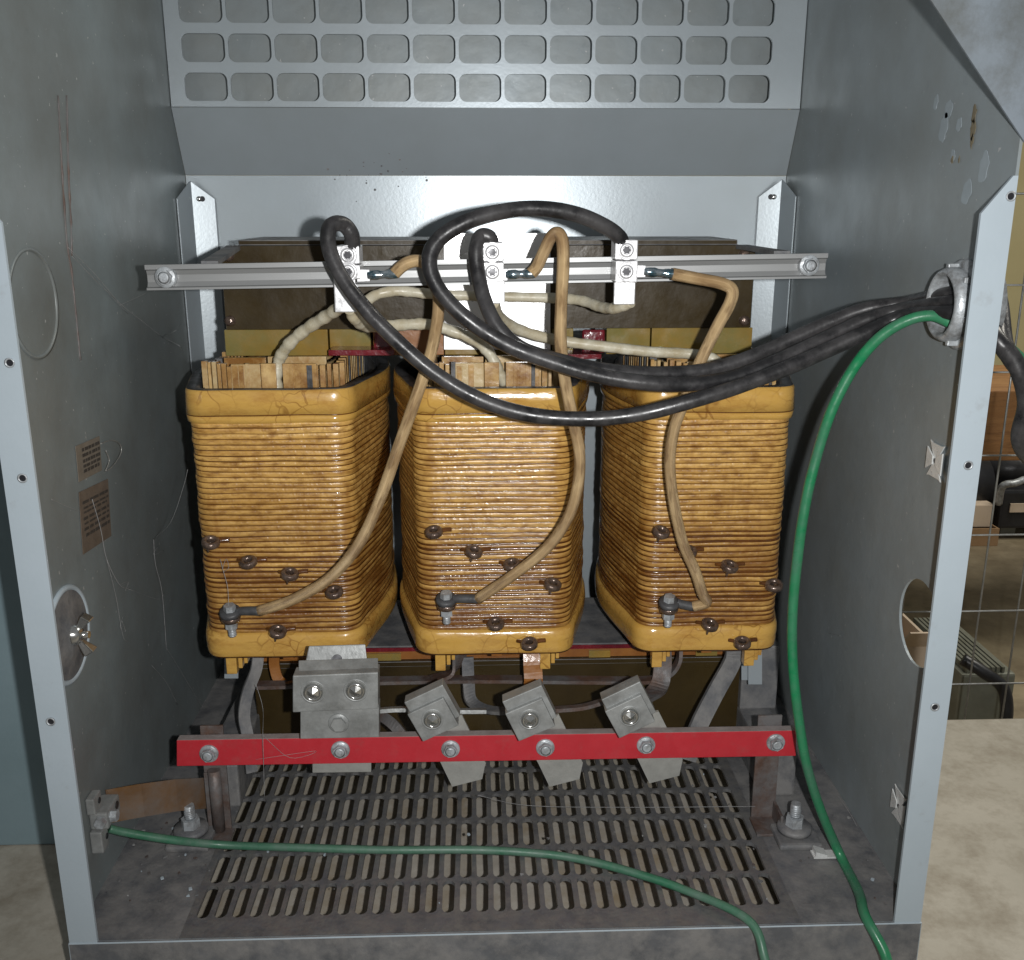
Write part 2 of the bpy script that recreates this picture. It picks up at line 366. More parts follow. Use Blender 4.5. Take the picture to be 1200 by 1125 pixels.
# ------------------------------------------------------------------ setting
ZS = H-.73                    # top of the slab the cabinet stands on
ZF = H-.654                   # floor of the cabinet
XL, XR = -.381, .415          # inner faces of the side panels
VF, VB = .777, 1.36           # front and back of the cabinet
ZT = H+.42                    # top of the side panels (out of view)
mb = MB(); mb.box((-9,-4,-.1), (9,9,0)); fl = mb.build('ground', SHOPF); tag(fl, kind='structure')
mb = MB(); mb.box((-2.2,-1.2,.002), (1.9,1.29,ZS), .006); tag(mb.build('floor_slab', CONC), kind='structure')

# ------------------------------------------------------------------ cabinet
cab = thing('metal_cabinet', (0, VF, ZF), 'open grey steel transformer cabinet with vented back and slotted floor', 'cabinet')
def ring_pts(c, r, n=40, ax='x'):
    return [Vector(c)+(Vector((0, math.cos(2*math.pi*i/n)*r, math.sin(2*math.pi*i/n)*r)) if ax == 'x' else Vector((math.cos(2*math.pi*i/n)*r,0,math.sin(2*math.pi*i/n)*r))) for i in range(n)]
HOLE = PXp(1076, 730, XR); HOLER = .042
BUSH = PXp(1127, 357, XR)
def panel_with_holes(x, th, y0, y1, z0, z1, holes, m):
    """flat side panel in the YZ plane with real round holes (fill by triangulation)"""
    bm = bmesh.new()
    def loop(pts):
        vs = [bm.verts.new(p) for p in pts]; return [bm.edges.new((vs[i], vs[(i+1)%len(vs)])) for i in range(len(vs))]
    outer = [Vector((x,y0,z0)), Vector((x,y1,z0)), Vector((x,y1,z1)), Vector((x,y0,z1))]
    es = loop(outer)
    for c, r in holes: es += loop(ring_pts((x, c.y, c.z), r))
    res = bmesh.ops.triangle_fill(bm, use_beauty=True, use_dissolve=False, edges=es)
    faces = [f for f in res['geom'] if isinstance(f, bmesh.types.BMFace)]
    r = bmesh.ops.extrude_face_region(bm, geom=faces)
    for v in [g for g in r['geom'] if isinstance(g, bmesh.types.BMVert)]: v.co.x += th
    bmesh.ops.recalc_face_normals(bm, faces=bm.faces)
    o = MB(); o.bm.free(); o.bm = bm; o.use(m); return o
TK = .0025
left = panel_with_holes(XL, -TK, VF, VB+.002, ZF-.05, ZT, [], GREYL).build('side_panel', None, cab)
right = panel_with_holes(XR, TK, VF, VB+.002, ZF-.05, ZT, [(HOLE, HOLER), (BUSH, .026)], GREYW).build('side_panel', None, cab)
# front flanges (turned inwards) with chamfered top
def flange(x, sgn, ztop):
    w = .0255; mb = MB().use(GREYF)
    zb = ZF-.062
    poly = [(x,VF-.003,zb), (x+sgn*w,VF-.003,zb), (x+sgn*w,VF-.003,ztop-.028), (x+sgn*w*.15,VF-.003,ztop), (x,VF-.003,ztop)]
    mb.prism(poly, None, (0,.003,0))
    o = mb.build('front_flange', None, left if sgn > 0 else right)
    return o
zl = P(5, 215, VF).z; zr = P(1180, 206, VF).z
flange(XL-.001, 1, zl); flange(XR+.001, -1, zr)
for par, pts in ((left, [(12,425),(27,560),(60,845)]), (right, [(1184,230),(1134,545),(1095,828)])):
    for (x, y) in pts:
        p = P(x, y, VF-.003); m = MB().use(DARKM); m.cyl(p+Vector((0,.001,0)), p+Vector((0,-.0006,0)), .0034, .0034, 16)
        m.use(ZINC).lathe(p+Vector((0,-.0006,0)), (0,-1,0), [(.0036,0),(.0040,.0008),(.0030,.0012),(.0026,.0002)])
        m.build('screw_hole', None, par)
# sloping upper edge strip at the top of the right panel
pts = [P(x, y, VF-.006) for x, y in ((1091,0),(1165,112),(1204,171),(1290,215),(1290,-60),(1052,-60))]
m = MB().use(mat('worn_strip_paint', (.185,.215,.245), (.15,.175,.195), .5, 0, 12, .1, 200, (.11,.12,.12), 18, .3)); m.prism(pts, None, (0,.002,0))
m.build('edge_strip', None, right)
# back panel: lower sheet, forward leaning sheet and vent sheet above with slots
zb1 = P(560, 206, VB).z; VV = 1.322; zb2 = P(560, 127, VV).z
m = MB().use(GREY); m.box((XL+.0005, VB, ZF-.02), (XR-.0005, VB+.002, zb1)); bk = m.build('back_panel', None, cab)
m = MB().use(GREY); m.hexa([(XL+.0005,VB,zb1+.0005),(XR-.0005,VB,zb1+.0005),(XR-.0005,VB+.002,zb1+.0005),(XL+.0005,VB+.002,zb1+.0005),
                  (XL+.0005,VV,zb2),(XR-.0005,VV,zb2),(XR-.0005,VV+.002,zb2),(XL+.0005,VV+.002,zb2)]); m.build('sloping_panel', None, cab)
def vent():
    bm = bmesh.new()
    def loop(pts):
        vs = [bm.verts.new(p) for p in pts]; return [bm.edges.new((vs[i], vs[(i+1)%len(vs)])) for i in range(len(vs))]
    y = VV-.0005; z1 = zb2+.0008; zt = ZT
    es = loop([Vector((XL+.001,y,z1)), Vector((XR-.001,y,z1)), Vector((XR-.001,y,zt)), Vector((XL+.001,y,zt))])
    x0 = P(218, 117, VV).x; x1 = P(270, 117, VV).x; pit = P(271.8, 117, VV).x-x0; w = P(268, 117, VV).x-x0
    zlo = P(560, 119.5, VV).z; h = .033; r = .009
    for row in range(5):
        za = zlo+row*(h+.012)
        for i in range(13):
            xa = x0+i*pit; pts = []
            for cx, cz, a0 in ((xa+w-r, za+r, -90), (xa+w-r, za+h-r, 0), (xa+r, za+h-r, 90), (xa+r, za+r, 180)):
                for k in range(6):
                    t = math.radians(a0+k*18); pts.append(Vector((cx+r*math.cos(t), y, cz+r*math.sin(t))))
            es += loop(pts)
    res = bmesh.ops.triangle_fill(bm, use_beauty=True, use_dissolve=False, edges=es)
    faces = [f for f in res['geom'] if isinstance(f, bmesh.types.BMFace)]
    r_ = bmesh.ops.extrude_face_region(bm, geom=faces)
    for v in [g for g in r_['geom'] if isinstance(g, bmesh.types.BMVert)]: v.co.y += .004
    bmesh.ops.recalc_face_normals(bm, faces=bm.faces)
    o = MB(); o.bm.free(); o.bm = bm; o.use(GREY); return o
vent().build('vent_panel', None, cab)
m = MB().use(GREYW); m.box((XL+.001, VV+.05, zb2-.02), (XR-.001, VV+.052, ZT)); m.build('baffle', None, cab)
# corner brackets (angle strips) with pointed tops
for sgn, pa, pb in ((1, (219,212), (240,228)), (-1, (919,210), (900,222))):
    x = XL if sgn > 0 else XR
    v = VB-.03; w = .027
    zt = P(*pa, v).z
    m = MB().use(GREY)
    m.prism([(x+sgn*.010, VB-.016, H-.60), (x+sgn*(.010+w), VB-.006, H-.60), (x+sgn*(.010+w), VB-.006, zt-.022), (x+sgn*.010, VB-.016, zt)], None, (0,.0015,0))
    m.prism([(x+sgn*.001, VB-.052, H-.60), (x+sgn*.0095, VB-.0165, H-.60), (x+sgn*.0095, VB-.0165, zt), (x+sgn*.001, VB-.052, zt-.022)], None, (sgn*.0015,0,0))
    br = m.build('corner_bracket', None, cab)
    m = MB().use(CHROME); c = Vector((x+sgn*.019, VB-.0136, zt-.022)); m.lathe(c, (0,-1,0), [(.0035,-.001),(.0033,.001),(.0015,.002),(0,.0021)])
    m.use(DARKM).cyl(c+Vector((sgn*.004,.0015,0)), c+Vector((sgn*.004,.0007,0)), .0035)
    m.build('rivet', None, br)
# base pan + front sill
m = MB().use(DUSTG)
gx0, gx1 = -.283, .303; gv1 = 1.112
m.box((XL, VF, ZF-.004), (gx0, VB, ZF)); m.box((gx1, VF, ZF-.004), (XR, VB, ZF)); m.box((gx0+.0001, gv1, ZF-.004), (gx1-.0001, VB, ZF))
m.use(GREYF).box((XL-.002, VF-.004, ZF-.062), (XR+.002, VF-.0005, ZF+.001), .001)
m.build('base_pan', None, cab)
# slotted floor grate
def grate():
    bm = bmesh.new(); y0, y1 = VF, gv1
    def loop(pts):
        vs = [bm.verts.new(p) for p in pts]; return [bm.edges.new((vs[i], vs[(i+1)%len(vs)])) for i in range(len(vs))]
    z = ZF+.001
    pit = .0168; w = .0118; rp = .0505; ln = .0472
    es = loop([Vector((gx0+.0005,y0,z)), Vector((gx1-.0005,y0,z)), Vector((gx1-.0005,y1,z)), Vector((gx0+.0005,y1,z))])
    n = int((gx1-gx0-.012)/pit); rng = random.Random(3)
    for r in range(-1, 7):
        ya = 1.052-ln-r*rp
        if ya < y0+.004: continue
        for i in range(n):
            xa = gx0+.008+i*pit; pts = []; rr = w/2
            for cx, cy, a0 in ((xa+rr, ya+ln-rr, 0), (xa+rr, ya+rr, 180)):
                for k in range(7):
                    t = math.radians(a0+k*30); pts.append(Vector((cx+rr*math.cos(t)+rng.uniform(-.0004,.0004), cy+rr*math.sin(t), z)))
            es += loop(pts)
    res = bmesh.ops.triangle_fill(bm, use_beauty=True, use_dissolve=False, edges=es)
    faces = [f for f in res['geom'] if isinstance(f, bmesh.types.BMFace)]
    r_ = bmesh.ops.extrude_face_region(bm, geom=faces)
    for v in [g for g in r_['geom'] if isinstance(g, bmesh.types.BMVert)]: v.co.z -= .004
    bmesh.ops.recalc_face_normals(bm, faces=bm.faces)
    o = MB(); o.bm.free(); o.bm = bm; o.use(GRATE); return o
grate().build('floor_grate', None, cab)
PALE = mat('pale_board', (.46,.43,.375), (.34,.31,.265), .8, 0, 30, .2, 90, (.30,.24,.16), 14, .3, dsharp=.12)
m = MB().use(PALE); m.box((gx0-.01, VF+.01, ZS+.0005), (gx1+.01, 1.10, ZS+.014)); m.build('added_pale_board', None, cab)  # pale board added under the grate so the slots show brighter than bare slab
# dark channels under the core ends
for x0, x1 in ((P(262,850,1.08).x, P(300,850,1.08).x), (P(868,850,1.08).x, P(905,850,1.08).x)):
    m = MB().use(DUSTG); m.box((x0, .985, ZF+.0005), (x1, 1.30, ZF+.055), .003); 
    if x0 > 0: m.box((x0, 1.09, ZF+.0551), (x1+.006, 1.27, ZF+.14), .002)
    m.build('base_rail', None, cab)
# sheet speed clips on the panels
CLIPM = mat('clip_metal', (.74,.75,.74), (.62,.63,.62), .3, .25, 60, .1, 200)
def clip(px, py, par, ang, plane):
    p = PXp(px, py, XR-.001) if plane == 'x' else PZ(px, py, ZF+.002)
    m = MB().use(CLIPM)
    L = .0165; W = .030
    if plane == 'x':
        for s_ in (-1, 1):
            m.prism([p+Vector((-.0006,a*W,b*L)) for a, b in ((-.08,s_*.04),(.08,s_*.04),(.46,s_*1.0),(.30,s_*.92),(-.30,s_*.92),(-.46,s_*1.0))], None, (-.0012,0,0))
            m.prism([p+Vector((-.002,a*W,b*L)) for a, b in ((s_*.10,-.22),(s_*.10,.22),(s_*.5,.62),(s_*.5,-.62))], None, (-.0012,0,0))
        m.use(DARKM).cyl(p+Vector((-.0005,0,0)), p+Vector((-.002,0,0)), .0025)
    else:
        m.box(p+Vector((-.014,-.006,0)), p+Vector((.014,.006,.002))); m.hexa([p+Vector((-.012,-.006,.002)),p+Vector((.0,-.006,.002)),p+Vector((.0,.006,.002)),p+Vector((-.012,.006,.002)),p+Vector((-.012,-.006,.008)),p+Vector((.0,-.006,.004)),p+Vector((.0,.006,.004)),p+Vector((-.012,.006,.008))])
    m.build('sheet_clip', None, par)
clip(1098, 540, right, 0, 'x'); clip(1055, 945, right, 0, 'x'); clip(967, 1002, right, 0, 'z')
# pressed knockout ring in the left panel
p = PXp(40, 356, XL+.0002)
m = MB().use(GREYL); m.lathe(p, (1,0,0), [(.047,-.0005),(.0475,.0012),(.0445,.0012),(.0440,-.0005)], 48); m.build('knockout_ring', None, left)
# rust and grime runs on the left panel: thin irregular stains
for pts in ([(78,112),(80,200),(83,260),(84,300)], [(68,112),(72,190),(78,280),(84,320),(90,380),(94,422)]):
    m = MB().use(RUST); m.tube([PXp(x, y, XL+.0003) for x, y in pts], .0011, 6, 6, lump=.3, lumpn=300); m.build('rust_run', None, left)
# hanger scuffs on the right panel: chipped paint patches
SCUFF = mat('bare_scuff', (.335,.385,.415), (.295,.34,.365), .42, .15, 40)
rng = random.Random(5)
for (x, y, r) in ((1106,150,.013),(1112,128,.010),(1124,146,.007),(1153,196,.013),(1133,225,.012),(1117,182,.006),(1097,120,.007)):
    c = PXp(x, y, XR-.0003); pts = []; p1, p2 = rng.uniform(0,6), rng.uniform(0,6)
    for k in range(30):
        t = 2*math.pi*k/30; q = r*(.85+.13*math.sin(2*t+p1)+.08*math.sin(5*t+p2)+rng.uniform(-.04,.04)); pts.append(c+Vector((0, math.cos(t)*q*.75, math.sin(t)*q)))
    m = MB().use(SCUFF); m.prism(pts, None, (-.0003,0,0)); m.build('paint_scuff', None, right)
STAIN = mat('brown_stain', (.20,.17,.11), (.15,.12,.07), .5, 0, 60)
for (x, y, r) in ((1140,150,.010),(1142,135,.008),(1139,165,.006),(1116,187,.004),(1124,187,.003)):
    c = PXp(x, y, XR-.0007); pts = []
    for k in range(14):
        t = 2*math.pi*k/14; q = r*rng.uniform(.5,1.2); pts.append(c+Vector((0, math.cos(t)*q*.5, math.sin(t)*q)))
    m = MB().use(STAIN); m.prism(pts, None, (-.0003,0,0)); m.build('rust_patch', None, right)
# soot specks on the back panel
for k in range(26):
    x = 400+rng.gauss(40,38); y = 208+rng.gauss(0,13)
    if y > 204: c = P(x, y, VB-.0004)
    else:
        t = (206-y)/79.; c = P(x, y, VB+(VV-VB)*t-.0012)
    m = MB().use(DUSTG); m.cyl(c, c+Vector((0,-.0004,0)), rng.uniform(.0006,.0017), None, 7); m.build('soot_speck', None, bk)

# ------------------------------------------------------------------ transformer core
VC0, VC1 = 1.10, 1.25
core = thing('transformer_core', (0, 1.17, ZF), 'dark varnished laminated iron core spanning behind all three coils', 'transformer core')
m = MB().use(CORE)
tl, trr = P(258, 290, VC0), P(885, 292, VC0); zc0 = P(570, 385, VC0).z; zc1 = P(570, 288, VC0).z
ch = .012
poly = [(tl.x, VC0, zc0), (trr.x, VC0, zc0), (trr.x, VC0, zc1-ch*.4), (trr.x-ch, VC0, zc1), (tl.x+ch, VC0, zc1), (tl.x, VC0, zc1-ch*.4)]
m.prism(poly, None, (0, VC1-VC0, 0)); m.use(DUSTG).box((tl.x+ch*1.4, VC0+.012, zc1+.0003), (trr.x-ch*1.4, VC1-.003, zc1+.006), .001)
m.build('top_yoke', None, core)
# brown varnish drips / bolts on yoke face
m = MB().use(BROWNM)
for (x, y) in ((268,300),(270,376),(632,300),(872,298),(872,376)):
    q = P(x, y, VC0); m.lathe(q, (0,-1,0), [(.006,-.002),(.006,.003),(.003,.005),(0,.005)], 12)
m.build('yoke_bolt', None, core)
zy0 = P(570, 416, VC0).z
for i, (xa, xb, mm) in enumerate(((263,384,YBOARD),(386,434,YBOARD),(437,520,OBOARD),(521,570,YBOARD),(572,646,YBOARD),(647,672,YBOARD),(711,762,YBOARD),(764,882,YBOARD))):
    m = MB().use(mm); m.box((P(xa,400,VC0).x, VC0+.002+.001*(i%2), zy0), (P(xb,400,VC0).x, VC0+.11, zc0-.0005), .0008); m.build('insulation_board', None, core)
m = MB().use(REDIN); m.hexa([P(682,414,VC0-.004),P(709,414,VC0-.004),P(709,414,VC0+.05),P(682,414,VC0+.05),P(682,386,VC0-.001),P(709,386,VC0-.001),P(709,386,VC0+.05),P(682,386,VC0+.05)],.003); m.build('wedge_block', None, core)
m = MB().use(REDIN); m.hexa([P(437,412,VC0-.004),P(460,412,VC0-.004),P(460,412,VC0+.05),P(437,412,VC0+.05),P(440,386,VC0-.001),P(452,386,VC0-.001),P(452,386,VC0+.05),P(440,386,VC0+.05)],.003); m.build('wedge_block', None, core)
m = MB().use(REDIN); m.box(P(385,417,VC0-.03), (P(462,410,VC0-.03).x, VC0+.03, P(462,410,VC0-.03).z), .0008); m.build('clamp_strip', None, core)
m = MB().use(REDIN); m.box(P(640,421,VC0-.03), (P(705,415,VC0-.03).x, VC0+.03, P(705,415,VC0-.03).z), .0008); m.build('clamp_strip', None, core)
# bottom yoke
zb0 = P(570, 757, VC0).z
m = MB().use(CORE); m.box((P(300,820,VC0).x, VC0, ZF+.004), (P(866,820,VC0).x, VC1, zb0-.022)); 
m.use(DUSTG).box((P(296,800,VC0).x, VC0-.004, zb0-.024), (P(868,800,VC0).x, VC1, zb0-.0175), .0006)
m.build('bottom_yoke', None, core)
m = MB().use(DUSTG); m.box((P(300,800,VC0).x, VC0+.004, zb0-.004), (P(866,800,VC0).x, VC1, zb0)); m.use(OBOARD)
m.box((P(300,800,VC0).x, VC0+.002, zb0-.017), (P(866,800,VC0).x, VC1-.02, zb0-.0042)); m.use(REDIN).box((P(300,800,VC0).x, VC0+.0005, zb0-.006), (P(866,800,VC0).x, VC0+.0018, zb0-.001))
m.use(YBOARD)
for xa, xb in ((420,470),(690,715),(815,840)): m.box((P(xa,770,VC0).x, VC0-.001, zb0-.017), (P(xb,770,VC0).x, VC0+.0015, zb0-.008))
m.build('yoke_packing', None, core)
# white plate on the core, between the rail and the coil
m = MB().use(WHITE); m.quadslab([(520,410),(645,410),(645,273),(520,273)], VC0-.006, VC0-.0035, .0006)
m.build('white_plate', None, core)

# ------------------------------------------------------------------ coils
CV0, CV1 = 1.0, 1.30
def rrect(cx, cy, hw, hd, r, n=8, dens=.006):
    pts = []
    for sx, sy, a0 in ((1,-1,-90),(1,1,0),(-1,1,90),(-1,-1,180)):
        for k in range(n+1):
            t = math.radians(a0+90*k/n); pts.append(Vector((cx+sx*(hw-r)+r*math.cos(t), cy+sy*(hd-r)+r*math.sin(t), 0)))
    out = []
    for i, p in enumerate(pts):
        q = pts[(i+1)%len(pts)]; d = (q-p).length; k = max(1, int(d/dens))
        for j in range(k): out.append(p.lerp(q, j/k))
    return out
def coilplan(cx, cy, hw, hd, bl, r):
    # flat front and back, sides swelling outwards towards the middle of the depth; corners rounded
    ctrl = [(-hw,-hd),(hw,-hd),(hw+bl*.9,-hd*.2),(hw+bl,hd*.1),(hw+bl*.7,hd*.55),(hw,hd),(-hw,hd),(-hw-bl*.7,hd*.55),(-hw-bl,hd*.1),(-hw-bl*.9,-hd*.2)]
    rr = [r,r,r*2.5,r*3,r*4,r*2,r*2,r*4,r*3,r*2.5]; n = len(ctrl); pts = []
    for i in range(n):
        p = Vector((*ctrl[i],0)); a = Vector((*ctrl[i-1],0)); b = Vector((*ctrl[(i+1)%n],0))
        ta = min(rr[i], (a-p).length*.45); tb = min(rr[i], (b-p).length*.45)
        pa = p+(a-p).normalized()*ta; pb = p+(b-p).normalized()*tb
        for k in range(9):
            t = k/8; pts.append(pa*(1-t)**2+p*2*t*(1-t)+pb*t*t)
    out = []
    for i, p in enumerate(pts):
        q = pts[(i+1)%len(pts)]; d = (q-p).length
        if d < 1e-6: continue
        k = max(1, int(d/.006))
        for j in range(k): out.append(p.lerp(q, j/k)+Vector((cx,cy,0)))
    return out
def offset(path, d):
    n = len(path); out = []
    for i, p in enumerate(path):
        t = (path[(i+1)%n]-path[i-1]).normalized(); out.append(p+Vector((t.y, -t.x, 0))*d)
    return out
def sweep(mb, path, prof, seed=0, wob=0., z0=0.):
    """closed path; prof: list of (outward, z, material) lofted as rings"""
    bm = mb.bm; uvl = bm.loops.layers.uv.get('UVMap') or bm.loops.layers.uv.new('UVMap')
    n = len(path); arc = [0.]
    for i in range(n): arc.append(arc[-1]+(path[(i+1)%n]-path[i]).length)
    nor = []
    for i in range(n):
        t = (path[(i+1)%n]-path[i-1]).normalized(); nor.append(Vector((t.y, -t.x, 0)))
    rng = random.Random(seed); rings = []
    ph = [rng.uniform(0,6.28) for _ in range(6)]
    for o, z, mm in prof:
        rg = []
        for i, p in enumerate(path):
            s_ = arc[i]/arc[-1]*6.283
            dz = wob*(math.sin(s_*2+ph[0]+z*60)+.6*math.sin(s_*5+ph[1]+z*140)+.4*math.sin(s_*11+ph[2]-z*90))
            do = wob*.5*(math.sin(s_*3+ph[3]+z*130)+math.sin(s_*9+ph[4]-z*70))
            q = p+nor[i]*(o+do); rg.append(bm.verts.new((q.x, q.y, z+dz)))
        rings.append(rg)
    fs = []
    for k in range(len(rings)-1):
        mb.use(prof[k+1][2]); mi = mb.cur
        for i in range(n):
            j = (i+1)%n
            f = bm.faces.new([rings[k][i], rings[k][j], rings[k+1][j], rings[k+1][i]]); f.material_index = mi; f.smooth = True; fs.append(f)
            for lp, (a, z) in zip(f.loops, ((arc[i],prof[k][1]),(arc[i+1],prof[k][1]),(arc[i+1],prof[k+1][1]),(arc[i],prof[k+1][1]))): lp[uvl].uv = (a+seed*3.7, z-z0+.0)
    bmesh.ops.recalc_face_normals(bm, faces=fs)
def tap(mb, p, lft=True, rgt=True, rot=0.):
    """varnished eye of wire with a screw, standing on the winding face (facing -Y)"""
    p = Vector(p); mb.use(BROWNM)
    d = Vector((math.sin(rot)*.25, -.30, .92)).normalized()      # ring lies tilted, opening upwards
    k = .98
    mb.lathe(p+Vector((0,-.007,0)), d, [(r*k, h*k) for r, h in ((.0042,.0025),(.0050,.0045),(.0078,.0050),(.0098,.003),(.0098,-.001),(.0060,-.005),(.0035,-.005),(.0042,.0025))], 18)
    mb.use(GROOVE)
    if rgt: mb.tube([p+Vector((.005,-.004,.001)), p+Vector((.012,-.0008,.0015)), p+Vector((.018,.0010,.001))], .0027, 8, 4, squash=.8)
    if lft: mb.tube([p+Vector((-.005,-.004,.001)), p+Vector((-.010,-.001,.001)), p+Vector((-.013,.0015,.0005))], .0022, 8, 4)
    mb.use(BROWNM)
    if rot > 0: mb.cyl(p+Vector((-.002,-.009,-.003)), p+Vector((-.003,-.009,-.010)), .0025, .0006, 8)
COILS = [
  ('first', 218, 411, [(249,634),(293,657),(341,671),(393,692),(327,738)], 'leftmost varnished coil, next to the wall with paper labels'),
  ('mid', 483, 674, [(509,622),(555,645),(600,660),(647,683),(581,729)], 'middle varnished coil, standing between two other coils under the looped black cable'),
  ('last', 757, 931, [(773,622),(805,645),(853,662),(905,684),(830,730)], 'rightmost varnished coil, beside the hanging green cable')]
ZC1 = P(570, 456, CV0).z; ZC0 = P(570, 767, CV0).z
coils = []
for ci, (nm, xa, xb, taps, lab) in enumerate(COILS):
    X0 = P(xa, 500, CV0).x; X1 = P(xb, 500, CV0).x
    cx = (X0+X1)/2; hw = (X1-X0)/2
    cy = (CV0+CV1)/2; hd = (CV1-CV0)/2
    root = thing('transformer_coil', (cx, cy, ZC0), lab, 'coil', 'varnished coils on the transformer core')
    base = coilplan(cx, cy, hw-.004, hd-.004, .031 if ci == 1 else .0285, .018)
    rng = random.Random(ci+11)
    # winding: individual turns over a varnish-filled base layer
    m = MB(); prof = []
    zt = ZC1-.034; zb = ZC0+.028; nt_ = 40; pit = (zt-zb)/nt_
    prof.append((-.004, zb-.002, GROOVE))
    for k in range(nt_):
        z = zb+k*pit; low = k < 19
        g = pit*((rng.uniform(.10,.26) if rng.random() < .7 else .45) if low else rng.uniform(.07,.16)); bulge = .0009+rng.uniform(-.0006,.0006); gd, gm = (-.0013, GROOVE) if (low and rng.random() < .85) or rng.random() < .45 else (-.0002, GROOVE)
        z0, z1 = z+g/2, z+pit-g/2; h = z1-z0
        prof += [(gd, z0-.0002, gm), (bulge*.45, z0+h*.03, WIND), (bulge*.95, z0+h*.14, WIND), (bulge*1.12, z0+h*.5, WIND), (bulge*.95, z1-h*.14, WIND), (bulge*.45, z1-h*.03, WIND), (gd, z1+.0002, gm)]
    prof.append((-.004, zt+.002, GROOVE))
    sweep(m, base, prof, ci, .0005, ZC0)
    w = m.build('winding', None, root)
    for nm2, a, b, sd in (('end_band', zt-.001, ZC1, 1), ('end_band', ZC0, zb+.001, 2)):
        m = MB(); bb = .0042
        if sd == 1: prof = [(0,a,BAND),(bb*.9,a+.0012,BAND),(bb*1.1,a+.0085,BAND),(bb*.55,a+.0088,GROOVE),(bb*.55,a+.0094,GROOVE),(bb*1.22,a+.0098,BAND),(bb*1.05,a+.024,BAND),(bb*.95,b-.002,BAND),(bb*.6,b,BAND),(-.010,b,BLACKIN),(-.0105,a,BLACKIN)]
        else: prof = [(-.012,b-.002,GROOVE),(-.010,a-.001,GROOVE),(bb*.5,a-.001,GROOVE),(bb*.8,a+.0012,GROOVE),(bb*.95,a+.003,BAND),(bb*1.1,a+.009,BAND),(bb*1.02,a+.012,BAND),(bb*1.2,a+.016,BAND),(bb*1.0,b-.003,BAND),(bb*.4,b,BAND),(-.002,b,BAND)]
        sweep(m, base, prof, ci+5, .0004, ZC0); m.build(nm2, None, root)
    # inside shells: black paper lining and inner coil tube
    m = MB(); inn = offset(base, -.013)
    sweep(m, inn, [(0, ZC0-.003, BLACKIN), (0, ZC1-.004, BLACKIN), (-.002, ZC1-.0038, BLACKIN), (-.002, ZC0-.003, BLACKIN)], 3); m.build('paper_lining', None, root)
    m = MB(); inn = offset(base, -.052)
    sweep(m, inn, [(0, ZC0+.002, STAVED), (0, ZC1+.012, STAVED), (-.006, ZC1+.012, STAVED), (-.006, ZC0, STAVED)], 4); m.build('inner_tube', None, root)
    # spacer boards rising out of the coil top, in two rows
    zt2 = P(570, 424, CV0+.03).z
    row = offset(base, -.018)
    def board(x0, x1, y, dep, z1, mm, z0=None):
        q = MB().use(mm); q.box((x0, y, (z0 if z0 is not None else ZC1-.05)), (x1, y+dep, z1), .0006); q.build('spacer_board', None, root)
    fy = CV0+.020
    x = cx-hw+.020; endx = cx+hw-.020
    q = MB(); 
    # narrow ribs at the corners (one mesh: a comb of thin laths), boards between them
    for side in (-1, 1):
        for k in range(9):
            q.use(random.choice((STAVE, STAVED, BLACKIN if k % 4 == 1 else STAVE)))
            w_ = rng.uniform(.003,.006); xx = cx+side*(hw-.012-k*.0062); yy = fy+max(0, .022-k*.0045)
            q.box((xx-w_/2, yy, ZC1-.05), (xx+w_/2, yy+.006, zt2-rng.uniform(0,.004)+.001), .0003); q.build('spacer_lath', None, root); q = MB()
        for k in range(14):          # along the sides, going back
            q.use(random.choice((STAVE, STAVED, BLACKIN)))
            xx = cx+side*(hw-.017); yy = fy+.03+k*.016
            q.box((xx-.004, yy, ZC1-.05), (xx+.004, yy+.009, zt2-rng.uniform(0,.004)), .0003); q.build('spacer_lath', None, root); q = MB()
    b0 = cx-hw+.045
    board(b0, b0+.030, fy+.001, .004, zt2, STAVED); board(b0+.0305, b0+.046, fy+.0015, .004, zt2+.0005, STAVE); board(b0+.053, b0+.088, fy+.001, .004, zt2+.0005, STAVE)
    zt3 = P(570, 417, CV0+.06).z
    board(cx-hw+.03, cx-.01, fy+.034, .005, zt3, STAVE); board(cx-.008, cx+hw-.03, fy+.034, .005, zt3+.001, STAVED)
    # feet under the coil
    for xx in (cx-hw+.022, cx+hw-.030):
        q = MB().use(BAND); q.box((xx-.004,CV0+.008,ZC0-.023),(xx+.0075,CV0+.020,ZC0+.004),.001); q.box((xx+.0085,CV0+.012,ZC0-.018),(xx+.013,CV0+.024,ZC0+.004),.001); q.box((xx+.014,CV0+.016,ZC0-.014),(xx+.018,CV0+.029,ZC0+.004),.001)
        q.build('coil_foot', None, root)
    q = MB().use(OBOARD); q.box((cx-.004,CV0+.012,ZC0-.008),(cx+.008,CV0+.03,ZC0+.004),.001); q.build('coil_foot', None, root)
    for ti, (x, y) in enumerate(taps):
        q = MB(); tap(q, P(x, y, CV0-.001), x > xa+45, x < xb-32, rot=(1 if (ti+ci)%2 == 0 else -.4)); q.build('tap_terminal', None, root)
    if ci:
        q = MB(); tap(q, P((620,752)[0] if ci == 1 else 868, 752 if ci == 1 else 751, CV0-.002), rot=-.5); q.build('tap_terminal', None, root)
    coils.append(root)

